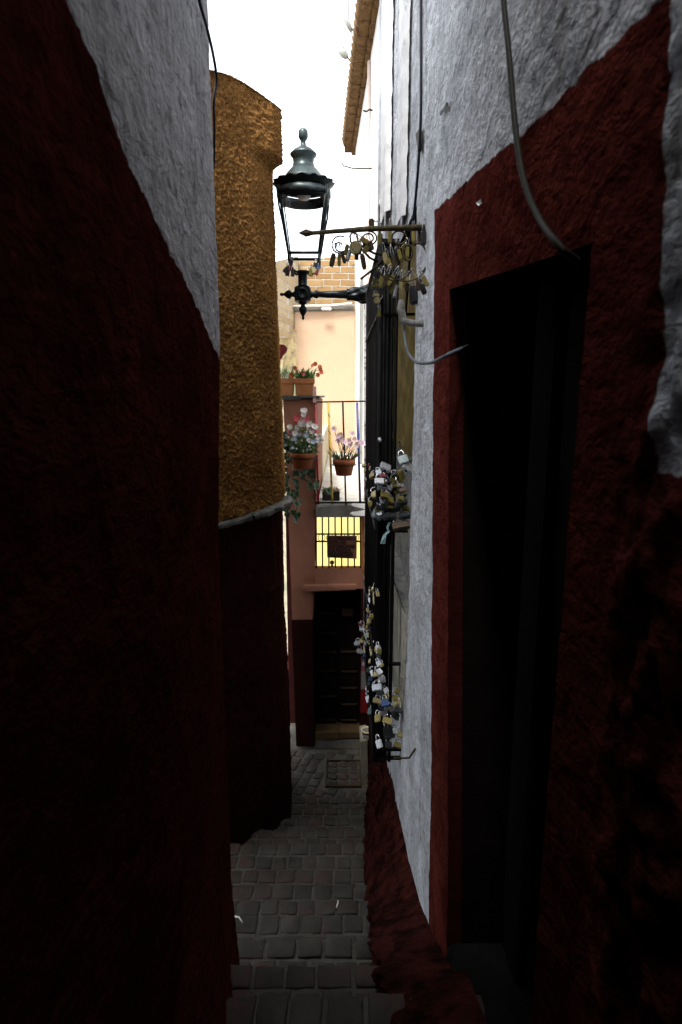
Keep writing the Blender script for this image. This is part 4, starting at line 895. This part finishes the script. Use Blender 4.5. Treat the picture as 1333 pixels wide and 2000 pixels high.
# on the rod itself
cluster([(726, 438, 16, 9, 'long', 'brown', 85, 0), (742, 467, 6.5, 20, 'long', 'olive', 0, 0), (762, 463, 6.5, 22, 'long', 'brass', 0, 0), (808, 461, 5.5, 20, 'long', 'brass', 0, 0), (819, 464, 6, 22, 'combo', 'brown', 0, 0), (828, 465, 9, 24, 'long', 'black', 0, 0)],
        '', 'padlocks hooked over the spear rod', 0, lambda x, y, i: Yrod(x), (-4, 4), 'from the left over the spear rod', 1.12)
cluster([(650, 508, 8.5, 22, 'long', 'brown', 12, 0), (663, 508, 6, 20, 'long', 'olive', 0, 0), (671, 504, 6, 18, 'long', 'brown', -18, 0), (677, 488, 7, 18, 'long', 'olive', 14, 0), (681, 500, 7, 18, 'combo', 'silver', 20, 0), (694, 484, 21, 22, 'round', 'cream', -8, 0), (697, 500, 7, 13, 'rect', 'black', 0, 30), (710, 511, 8, 26, 'long', 'brown', -12, 0), (712, 470, 8, 16, 'long', 'brass', -58, 0), (718, 482, 11, 16, 'rect', 'brown', -35, 20), (725, 480, 8, 15, 'long', 'brown', -20, 0), (715, 487, 9, 13, 'rect', 'olive', 30, 10), (703, 490, 7, 12, 'rect', 'brown', 8, 40)],
        '', 'padlocks on the rod scroll rings', 0, lambda x, y, i: Yrod(x, .006 * (i % 3)), (-4, 4), 'from the left on the scroll rings', 1.12)
cluster([(753, 505, 7.5, 20, 'long', 'cream', -10, 0), (761, 516, 7.5, 20, 'long', 'brass', -15, 0), (770, 513, 7, 22, 'long', 'brown', -12, 0), (774, 502, 7, 14, 'rect', 'black', 0, 20), (781, 498, 6.5, 19, 'long', 'brass', -12, 0), (796, 493, 6, 18, 'long', 'olive', 0, 0), (789, 484, 9, 9, 'rect', 'olive', 40, 20)],
        '', 'padlocks on the middle wire ring', 0, lambda x, y, i: Yrod(x, .006 * (i % 3)), (-4, 4), 'from the left in the short row above the sagging one', 1.12)
cluster([(746, 551, 9, 20, 'long', 'olive', 8, 0), (753, 550, 8, 22, 'long', 'brown', 16, 0), (764, 547, 7, 20, 'long', 'brass', 30, 0), (767, 562, 7.5, 20, 'long', 'olive', 18, 0), (773, 569, 6, 22, 'combo', 'silver', 14, 0), (783.5, 556, 6.5, 18, 'long', 'cream', 4, 0), (791, 552, 6, 14, 'long', 'brass', 3, 0), (798, 547, 6.5, 11, 'long', 'cream', 4, 0), (808, 577, 14, 30, 'long', 'black', -5, 0), (814, 543, 7, 14, 'long', 'cream', -28, 0), (818, 556, 9, 20, 'rect', 'brown', 5, 20), (827, 565, 8.5, 18, 'long', 'black', -20, 0), (831, 549, 7, 19, 'long', 'brass', -28, 0), (795, 561, 6, 14, 'rect', 'brown', 0, 30), (777, 546, 6, 12, 'rect', 'black', 15, 30)],
        '', 'padlocks on the sagging lower wire', 0, lambda x, y, i: Yrod(x, .01 + .008 * (i % 3)), (-4, 4), 'from the left in the sagging row under the rod', 1.12)
cluster([(734, 548, 13, 6, 'box', 'olive', 2, 0), (732, 559, 15, 6.5, 'box', 'olive', -4, 0), (735, 576, 13, 6, 'box', 'cream', 4, 0), (737, 587, 13, 13, 'round', 'cream', 40, 0), (741, 612, 6, 14, 'long', 'olive', 0, 0), (744, 569, 10, 12, 'rect', 'black', 0, 0), (738, 537, 9, 12, 'rect', 'black', 20, 0)],
        '', 'padlocks down the grille corner', 1, lambda x, y, i: 2.86, (-10, 10), 'from the top beside the lamp arm base')
# lamp padlocks
cluster([(558, 527, 7, 11, 'rect', 'grey', 40, 10), (566, 524, 8, 10, 'rect', 'red', -20, 10), (562, 533, 8, 12, 'rect', 'brown', 10, 20), (572, 534, 7, 12, 'rect', 'black', 0, 20), (569, 515, 7, 11, 'rect', 'black', 12, 10), (608, 533, 8, 13, 'rect', 'brass', 8, 20), (613, 528, 8, 12, 'rect', 'cream', -10, 20), (619, 533, 6, 9, 'rect', 'red', 20, 10), (622, 522, 9, 9, 'rect', 'blue', -40, 10), (616, 519, 7, 11, 'rect', 'black', 10, 10), (563, 399, 9, 10, 'box', 'grey', 0, 0)],
        '', 'padlocks hooked on the street lamp', 0, lambda x, y, i: YL - .12 - .01 * (i % 4), (-10, 10), 'from the left on the street lamp')
GXs = GX - .01
def Yg(px, py, i):
    u_ = (px - 666.5) / F
    if px > 741: return 2.87 - .012 * (i % 7)
    d = GXs / max(u_, .03); return min(4.25, d / (math.cos(P) + math.sin(P) * ((py - 1000) / F) * 1.0) * 1.0)
mid_ = [(753, 913, 19, 17, 'box', 'white', 38, 0), (788, 898, 17, 13, 'box', 'pale', 4, 0), (797, 914, 20, 15, 'box', 'white', 24, 0), (782, 930, 20, 13, 'box', 'brass', 35, 10), (731, 928, 17, 9, 'box', 'cream', -15, 0), (741, 940, 16, 9, 'box', 'white', -12, 0), (748, 930, 12, 6, 'box', 'red', 0, 0), (767, 941, 17, 10, 'round', 'olive', 0, 0), (744, 954, 12, 9, 'box', 'pale', 4, 0), (759, 954, 14, 9, 'round', 'silver', 0, 0), (774, 949, 13, 8, 'box', 'olive', 4, 0), (787, 956, 12, 8, 'box', 'brown', 0, 0), (735, 966, 18, 11, 'round', 'cream', -10, 0), (752, 967, 15, 10, 'box', 'brass', 6, 0), (765, 968, 13, 9, 'box', 'olive', -6, 0), (786, 967, 16, 7, 'box', 'olive', 0, 0), (784, 974, 15, 7, 'box', 'brown', 2, 0), (787, 982, 17, 7, 'box', 'grey', -3, 0), (762, 977, 13, 10, 'box', 'brass', 8, 0), (748, 979, 9, 7, 'box', 'white', -25, 0), (719, 965, 9, 15, 'box', 'grey', 45, 0), (727, 983, 14, 12, 'box', 'olive', -20, 10), (761, 989, 36, 11, 'box', 'grey', 4, 0), (793, 993, 15, 8, 'box', 'brass', 0, 0), (738, 1005, 20, 15, 'box', 'pale', 38, 0), (761, 1009, 24, 10, 'box', 'grey', 8, 0), (792, 1007, 22, 11, 'box', 'grey', 12, 0), (783, 1027, 30, 11, 'box', 'brown', 2, 0),
        (802, 1041, 6, 13, 'long', 'cream', 0, 0), (810, 1044, 7.5, 16, 'long', 'white', 0, 0), (712, 910, 9, 5, 'box', 'olive', -8, 0), (723, 911, 9, 4, 'box', 'red', 0, 0), (716, 919, 10, 7, 'box', 'brass', 6, 0), (725, 917, 8, 6, 'box', 'cream', 0, 0), (717, 937, 9, 5, 'box', 'silver', 0, 0), (742, 859, 5, 9, 'long', 'white', 5, 0), (757, 940, 10, 9, 'box', 'black', 15, 0), (775, 960, 10, 8, 'round', 'brass', 0, 0), (741, 991, 12, 9, 'box', 'black', -20, 0), (752, 946, 9, 8, 'box', 'black', 10, 0), (778, 987, 12, 8, 'box', 'black', 0, 0)]
jm = random.Random(3)
for k in range(16): mid_.append((jm.uniform(738, 792), jm.uniform(922, 1012), jm.uniform(9, 15), jm.uniform(6, 10), jm.choice(('box', 'round', 'box')), jm.choice(('silver', 'grey', 'olive', 'silver', 'black', 'white')), jm.uniform(-30, 30), 0))
cluster(mid_, '', 'padlocks heaped on the middle grille bar', 1, Yg, (-68, -38), 'from the top in the middle grille heap', 1.12)
low_ = [(732, 1147, 7, 8, 'box', 'brass', 8, 0), (724, 1154, 7, 8, 'box', 'cream', -10, 0), (728, 1151, 6, 8, 'box', 'brass', 25, 0), (731, 1160, 8, 9, 'box', 'olive', -5, 0), (738, 1160, 7, 10, 'box', 'cream', -15, 0), (724, 1160, 7, 4, 'box', 'white', 0, 0), (720, 1165, 6, 4, 'box', 'blue', -10, 0), (724.5, 1172, 9, 8, 'box', 'white', 2, 0), (734, 1174, 10, 13, 'box', 'cream', 4, 0), (722, 1192, 14, 9, 'round', 'cream', -15, 0), (730, 1206, 15, 9, 'box', 'brass', 28, 0), (724, 1217, 16, 11, 'box', 'cream', 22, 0), (709, 1227, 13, 12, 'box', 'white', 8, 0), (718, 1243, 10, 12, 'box', 'pale', -20, 0), (704, 1219, 8, 4, 'box', 'red', -20, 0), (711, 1246, 8, 5, 'box', 'olive', 0, 0), (708, 1253, 10, 5, 'box', 'cream', 18, 0), (714, 1255, 5, 8, 'box', 'cream', 5, 0), (698, 1257, 12, 8, 'round', 'silver', 0, 0), (723, 1256, 8, 5, 'box', 'olive', -35, 0), (714, 1263, 10, 5, 'box', 'brass', -12, 0), (703, 1272, 13, 8, 'round', 'white', -15, 0), (715, 1271, 12, 8, 'round', 'cream', 0, 0), (715, 1278, 11, 8, 'box', 'blue', 0, 0), (735, 1268, 6, 8, 'box', 'brass', 0, 0), (726, 1292, 12, 7, 'box', 'cream', 3, 0), (714, 1297, 12, 7, 'round', 'pale', 0, 0), (723, 1310, 12, 9, 'box', 'grey', 20, 0), (730, 1314, 12, 9, 'box', 'silver', -15, 0), (736, 1317, 13, 8, 'box', 'cream', -10, 0), (729, 1327, 10, 8, 'box', 'blue', 5, 0), (746, 1329, 16, 10, 'box', 'silver', -4, 0), (724, 1337, 14, 10, 'box', 'grey', 20, 0), (737, 1343, 19, 10, 'box', 'silver', 4, 0), (718, 1346, 8, 5, 'box', 'white', 5, 0), (743, 1356, 14, 8, 'box', 'grey', -18, 0), (755, 1361, 11, 7, 'box', 'brass', 0, 0), (723, 1365, 16, 10, 'box', 'white', -8, 0), (737, 1369, 16, 8, 'box', 'cream', 8, 0), (753, 1373, 14, 11, 'box', 'blue', -8, 0), (776, 1350, 12, 6, 'box', 'brass', -8, 0), (773, 1364, 12, 8, 'box', 'brass', 0, 0), (776, 1375, 14, 10, 'box', 'cream', -8, 0), (748, 1391, 17, 16, 'box', 'white', 38, 0), (726, 1391, 15, 10, 'box', 'pale', 22, 0), (773, 1397, 20, 10, 'box', 'grey', 4, 0), (779, 1387, 14, 9, 'box', 'grey', -4, 0), (738, 1403, 12, 12, 'box', 'brass', 15, 0), (757, 1408, 18, 9, 'box', 'brass', 8, 0), (781, 1435, 11, 8, 'box', 'brass', -3, 0), (760, 1431, 22, 16, 'box', 'black', 4, 0), (741, 1453, 13, 12, 'box', 'white', -3, 0), (777, 1455, 14, 8, 'box', 'olive', 0, 0), (759, 1455, 14, 10, 'box', 'black', 5, 0), (745, 1383, 10, 8, 'box', 'black', 5, 0), (765, 1385, 10, 9, 'box', 'black', -10, 0), (724, 1327, 9, 8, 'box', 'black', 0, 0), (712, 1285, 9, 8, 'box', 'black', 0, 0), (714, 1235, 9, 8, 'box', 'black', 0, 0)]
for k in range(22):
    t_ = jm.random(); lx = 722 + 45 * t_ ** 1.3; low_.append((lx + jm.uniform(-12, 10), 1200 + 240 * t_, jm.uniform(8, 13), jm.uniform(6, 10), jm.choice(('box', 'round', 'box')), jm.choice(('silver', 'grey', 'cream', 'silver', 'black', 'white', 'brass')), jm.uniform(-35, 35), 0))
cluster(low_, '', 'padlocks strung along the foot of the grille', 1, Yg, (-68, -38), 'from the top in the lower string', 1.02)
# ribbon
q = MB(); Yb = 2.82; c_ = [atY(x, y, Yb) for x, y in ((762, 1020), (757, 1030), (760, 1038), (752, 1045), (748, 1062))]
wd = [5, 4, 5, 6, 10]
for i in range(len(c_) - 1):
    s0 = wd[i] * 2.9 / F / 2; s1 = wd[i + 1] * 2.9 / F / 2; q.prism([c_[i] + Vector((-s0, .003 * i, 0)), c_[i] + Vector((s0, -.004 * (i % 2), 0)), c_[i + 1] + Vector((s1, .004 * (i % 2), 0)), c_[i + 1] + Vector((-s1, 0, 0))], (0, .0015, 0))
tag(q.build('ribbon', flat('pale_blue_ribbon', (.3, .48, .5), .5), origin=c_[0]), 'pale blue satin ribbon tail dangling below the middle heap of padlocks', 'ribbon')
# small ledge rod under the window
q = MB(); q.tube([onR(812, 1462, .0), onR(800, 1480, .02), onR(770, 1481, .09)], .005, 6); tag(q.build('wall_hook', m_rust, origin=onR(812, 1480)), 'bent iron hook under the lower corner of the grille', 'hook')
# ================================================================== PLANTS
def leaf(mb, p, d, n_, ln, wd, mi=0, fold=.15):
    d = d.normalized(); s = d.cross(n_).normalized(); n2 = s.cross(d)
    a = p; e = p + d * ln; m1 = p + d * ln * .42
    mb.add([a, m1 + s * wd / 2 + n2 * wd * fold, e, m1 - s * wd / 2 + n2 * wd * fold, m1], [[0, 4, 1], [1, 4, 2], [2, 4, 3], [3, 4, 0]], mi, False)
def rv(): return Vector((rr_(-1, 1), rr_(-1, 1), rr_(-1, 1))).normalized()
def flower(mb, p, n_, r_, mi, petals=6, cen=None):
    n_ = n_.normalized(); a = n_.cross(Vector((0, 0, 1)) if abs(n_.z) < .9 else Vector((1, 0, 0))).normalized(); b_ = n_.cross(a)
    for k in range(petals):
        t = 2 * math.pi * k / petals; d = a * math.cos(t) + b_ * math.sin(t); leaf(mb, p, d + n_ * .35, n_, r_, r_ * .75, mi, .1)
    if cen is not None: mb.lathe(p + n_ * r_ * .1, [(0, r_ * .15), (r_ * .16, r_ * .08), (r_ * .18, 0)], 6, cen)
gr1 = leafm('bright_leaf', (.1, .2, .035)); gr2 = leafm('deep_leaf', (.03, .07, .03)); gr3 = leafm('dry_leaf', (.25, .2, .1)); gr4 = leafm('pale_leaf', (.45, .5, .3))
fw = leafm('white_petal', (.75, .72, .7)); fp = leafm('pink_petal', (.6, .08, .12)); fb = leafm('blue_petal', (.4, .5, .62)); fl = leafm('lilac_petal', (.75, .55, .62)); fr_ = leafm('rust_petal', (.35, .05, .015)); fy = leafm('yellow_centre', (.6, .42, .06))
def round_pot(px, row_top, row_bot, wtop, wbot, Y, lab, plab, nm='flower_pot', hang=True):
    c0_, c1_ = atY(px, row_bot, Y), atY(px, row_top, Y); k = (c1_ - EYE).dot(FW) / F; r1, r0 = wtop * k / 2, wbot * k / 2; H = c1_.z - c0_.z
    c0_ = Vector((c1_.x, c1_.y, c0_.z)); t = thing(nm, lab, 'flower pot', c0_, 'round hanging clay pots')
    q = MB(); q.lathe(c0_, [(0, 0), (r0, 0), (r1 * .9, H * .68), (r1, H * .70), (r1 * 1.02, H), (r1 * .92, H), (r1 * .88, H * .8)], 32); q.build('pot', m_pot, t)
    q = MB(); q.lathe(c0_, [(0, H * .86), (r1 * .5, H * .88), (r1 * .9, H * .84)], 20); q.build('soil', m_soil, t)
    q = MB(); q.tube([c0_ + Vector((r1 * 1.03 * math.cos(a), r1 * 1.03 * math.sin(a), H * .66)) for a in [2 * math.pi * i / 24 for i in range(25)]], .005, 6, cap=False)
    q.tube([c0_ + Vector((r1 * .8, r1 * .6, H * .66)), Vector((c0_.x + r1 * .8, YR, c0_.z + H * .66))], .005, 6); q.build('hanger', m_iron, t); return t, c0_, r1, H
t, c0_, r1, H = round_pot(591, 884, 915, 49, 34, YF - .17, 'terracotta pot of white, pink and blue flowers hung before the pier', '')
st_ = MB(); fo = MB(); fl_ = MB(); top_ = c0_ + Vector((0, 0, H))
for k in range(150):
    a = rr_(0, 6.28); rad = rr_(0, 1) ** .6; hgt = rr_(.03, .40) * (1 - .35 * rad); e = top_ + Vector((math.cos(a) * rad * (.17 - .22 * max(0, hgt - .15)), math.sin(a) * rad * .15, hgt - .05 * rad)); b0 = top_ + Vector((math.cos(a) * r1 * .5 * rad, math.sin(a) * r1 * .5 * rad, -.02)); mid = (b0 + e) / 2 + Vector((0, 0, .02))
    st_.tube([b0, mid, e], .0014, 3, cap=False)
    for j in range(16): 
        p = b0.lerp(e, rr_(.15, 1)) + rv() * .02; leaf(fo, p, rv() + Vector((0, 0, .5)), rv(), rr_(.02, .042), .009, int(rr_(0, 2.5)) % 2)
    if k % 3 == 0: flower(fl_, e + Vector((0, -.02, .01)), Vector((rr_(-.5, .5), -1, rr_(0, .8))), rr_(.012, .02), random.choice((0, 0, 0, 0, 2) if hgt < .22 else (0, 0, 1, 0)), 7, 3)
for (px, py, rr2, mi) in ((594, 803, 8, 0), (594, 810, 7, 0), (581, 818, 11, 1), (601, 820, 8, 1), (588, 826, 9, 0), (605, 828, 9, 0), (615, 833, 8, 0), (566, 834, 7, 0), (577, 848, 8, 0), (586, 850, 6, 2), (598, 850, 7, 2), (613, 862, 7, 2), (576, 857, 5, 2), (625, 853, 8, 0), (596, 829, 8, 0), (581, 836, 7, 0), (610, 843, 6, 0), (628, 860, 6, 0), (604, 860, 6, 0)):
    for _ in range(3): flower(fl_, atY(px + rr_(-2, 2), py + rr_(-2, 2), YF - .3 + rr_(-.02, .02)), Vector((rr_(-.4, .4), -1, rr_(0, .7))), rr2 * .0042, mi, 8, 3)
st_.build('stems', gr2, t); fo.build('foliage', [gr1, gr2], t); fl_.build('blossoms', [fw, fp, fb, fy], t)
t, c0_, r1, H = round_pot(672.5, 897, 928, 44, 30, YF - .16, 'terracotta pot of pale pink lilies hung on the terrace railing', '')
st_ = MB(); fl_ = MB(); top_ = c0_ + Vector((0, 0, H * .9))
for (px, py) in ((653, 838), (662, 852), (668, 857), (660, 860), (675, 865), (682, 861), (688, 848), (692, 858), (701, 864), (706, 866), (697, 868), (684, 868), (666, 849), (710, 867)):
    p = atY(px, py, YF - .2 + rr_(-.03, .03)); flower(fl_, p, Vector((rr_(-.5, .5), -1, rr_(-.2, .6))), .036, 0, 6, 1); st_.tube([top_ + Vector((rr_(-.03, .03), 0, 0)), (top_ + p) / 2 + Vector((rr_(-.01, .01), 0, .02)), p + Vector((0, .01, 0))], .003, 4)
for k in range(70):
    a = rr_(0, 6.28); b0 = top_ + Vector((math.cos(a) * r1 * .7, math.sin(a) * r1 * .7, 0)); d = Vector((math.cos(a) * .5, math.sin(a) * .4, rr_(.4, 1.3))); leaf(st_, b0, d, Vector((0, -1, .2)), rr_(.06, .16), .010, k % 2)
st_.build('foliage', [gr2, gr3], t); fl_.build('blossoms', [fl, fy], t)
def square_pot(x0_, x1_, lab, seed, Y):
    a_, b_ = atY(x0_, 768, Y), atY(x1_, 768, Y); zb = cz + .012; zt = atY(590, 739, Y).z; cx_ = (a_.x + b_.x) / 2; w1 = (b_.x - a_.x) / 2; w0 = w1 * .82; w_ = w1
    t = thing('flower_pot', lab, 'flower pot', (cx_, Y + w_, zb), 'square pots on the pier'); q = MB(); cy = Y + w_
    def sq(w, z): return [Vector((cx_ + sx * w, cy + sy * w, z)) for sx, sy in ((-1, -1), (1, -1), (1, 1), (-1, 1))]
    rings = [sq(w0, zb), sq(w1 * .93, zb + (zt - zb) * .68), sq(w1, zb + (zt - zb) * .7), sq(w1 * 1.02, zt), sq(w1 * .9, zt), sq(w1 * .86, zt - .03)]
    q.add(sum(rings, []), [[0, 3, 2, 1]] + [[j * 4 + k, j * 4 + (k + 1) % 4, (j + 1) * 4 + (k + 1) % 4, (j + 1) * 4 + k] for j in range(5) for k in range(4)] + [[20, 21, 22, 23]]); q.build('pot', m_potsq, t, bevel=.004)
    q = MB(); q.add(sq(w1 * .87, zt - .022), [[0, 1, 2, 3]]); q.build('soil', m_soil, t); return t, Vector((cx_, cy, zt)), w1
t, tp, w1 = square_pot(575, 614, 'square brown pot with rust red daisies and broad green leaves', 1, YF + .06)
fo = MB(); fl_ = MB()
for k in range(70):
    b0 = tp + Vector((rr_(-1, 1) * w1 * .7, rr_(-1, 1) * w1 * .7, -.02)); d = Vector((rr_(-.7, .7), rr_(-.7, .5), rr_(.5, 1.3))); leaf(fo, b0, d, Vector((rr_(-.3, .3), -1, .3)), rr_(.07, .15), rr_(.018, .035), k % 2)
for (px, py) in ((612, 714), (616, 711), (626, 722), (628, 728), (621, 733), (571, 735), (594, 730), (577, 719), (625, 717), (569, 732)):
    p = atY(px, py, YF + .05 + rr_(-.04, .04)); flower(fl_, p, Vector((rr_(-.6, .6), -1, rr_(-.2, .6))), .028, 0, 9, 1); fo.tube([tp + Vector((rr_(-.05, .05), 0, -.02)), (tp + p) / 2 + Vector((0, 0, .02)), p], .0025, 4)
fo.build('foliage', [gr1, gr2], t); fl_.build('blossoms', [fr_, fy], t)
t, tp, w1 = square_pot(542, 574.5, 'square brown pot with thin pale grassy plant beside the ochre wall', 2, YF + .06)
fo = MB()
for k in range(130):
    b0 = tp + Vector((rr_(-1, 1) * w1 * .8, rr_(-1, 1) * w1 * .7, -.02)); d = Vector((rr_(-.6, .6), rr_(-.5, .5), rr_(.5, 1.4))); leaf(fo, b0, d, Vector((rr_(-.3, .3), -1, .3)), rr_(.06, .19), .009, random.choice((0, 0, 1, 2)))
fo.build('foliage', [gr4, gr3, gr1], t)
# a taller pale climbing plant behind the pots
fo = MB(); b0 = Vector((-.48, YF + .75, cz + .012))
for k in range(110):
    p = b0 + Vector((rr_(-.11, .17), rr_(-.05, .2), 0)); d = Vector((rr_(-.25, .25), rr_(-.2, .2), 1)); leaf(fo, p, d, Vector((0, -1, .2)), rr_(.10, .24), .014, k % 2)
tag(fo.build('potted_plant', [gr4, gr1], origin=b0), 'pale yellow-green tufted plant behind the square pots', 'plant', None)
# trough with dead plant on terrace
bxp = atY(651, 985, YF + .25); t = thing('planter_trough', 'black trough of dried plants on the terrace floor behind the yellow bar', 'planter', (bxp.x, YF + .3, ZT_))
q = MB(); q.box((atY(630, 985, YF + .2).x, YF + .2, ZT_), (atY(664, 985, YF + .2).x, YF + .42, ZT_ + .10)); q.build('trough', flat('black_trough', (.015, .014, .013)), t, bevel=.006)
fo = MB()
for k in range(160): p = Vector((rr_(atY(631, 985, YF + .2).x, atY(664, 985, YF + .2).x), YF + rr_(.21, .4), ZT_ + .09)); leaf(fo, p, Vector((rr_(-1, 1), rr_(-1, 1), rr_(.2, 1.2))), rv(), rr_(.02, .06), .012, k % 2)
fo.build('dried_leaves', [gr3, leafm('straw', (.5, .38, .24))], t)
# ivy
iv = thing('ivy_vine', 'trailing variegated ivy hanging from the pier past the ochre wall', 'ivy', atY(562, 850, YF - .12))
vn = MB(); lf = MB(); lf2 = MB()
vines = [[(556, 842), (560, 870), (557, 905), (562, 935), (570, 965), (578, 985), (577, 1012)], [(557, 860), (570, 885), (572, 915), (577, 940), (582, 965), (585, 990), (580, 1015)], [(556, 880), (556, 920), (558, 950), (560, 985), (565, 1000)], [(578, 918), (590, 925), (600, 935), (612, 945), (626, 950), (640, 955)], [(584, 915), (605, 915), (612, 925), (620, 950)], [(562, 840), (556, 850), (552, 880), (553, 950)]]
def heart(mb, p, d, n_, s):
    d = d.normalized(); w = d.cross(n_).normalized(); n2 = w.cross(d); o = [(0, 0), (-.12, .28), (.08, .5), (.42, .46), (.78, .2), (1, 0), (.78, -.2), (.42, -.46), (.08, -.5), (-.12, -.28)]
    pts = [p + d * a * s + w * b_ * s + n2 * (abs(b_) * .18 * s) for a, b_ in o]; c = p + d * .35 * s
    mb.add(pts + [c], [[i, (i + 1) % 10, 10] for i in range(10)], 0, False)
for vi, vpts in enumerate(vines):
    P_ = [atY(x, y, YF - .12 + .05 * math.sin(vi * 2)) for x, y in vpts]; vn.tube(P_, .0028, 5)
    for a_, b_ in zip(P_, P_[1:]):
        for k in range(3):
            p = a_.lerp(b_, rr_(0, 1)) + Vector((rr_(-.03, .03), rr_(-.05, .0), rr_(-.01, .01))); d = Vector((rr_(-.6, .6), rr_(-.3, .1), -1)); n_ = Vector((rr_(-.5, .5), -1, rr_(.1, .8))); s = rr_(.045, .072)
            heart(lf2, p, d, n_, s); heart(lf, p + n_.normalized() * .003 + d.normalized() * s * .08, d, n_, s * .78)
vn.build('stem', gr3, iv); lf2.build('leaf_edge', leafm('pale_ivy_edge', (.13, .17, .09)), iv); lf.build('foliage', leafm('dark_ivy', (.025, .06, .03)), iv)
# scroll bracket of the left pot
sb_ = MB(); Yq = YF - .05
sb_.tube([atY(x, y, Yq) for x, y in ((584, 925), (600, 940), (612, 955), (619, 968))], .004, 6)
for (cx_, cy_, r_, a0_) in ((615, 971, 5, 40), (568, 845, 5, 0), (565, 862, 5, 90), (568, 895, 6, 10)):
    sb_.tube([atY(cx_ + r_ * (1 - k / 26) * math.cos(R(a0_ + k * 22)), cy_ - r_ * (1 - k / 26) * math.sin(R(a0_ + k * 22)), Yq) for k in range(22)], .0035, 5)
tag(sb_.build('scroll_bracket', m_iron, origin=atY(584, 925, Yq)), 'black iron scroll bracket on the pier under the flowering pot', 'bracket')
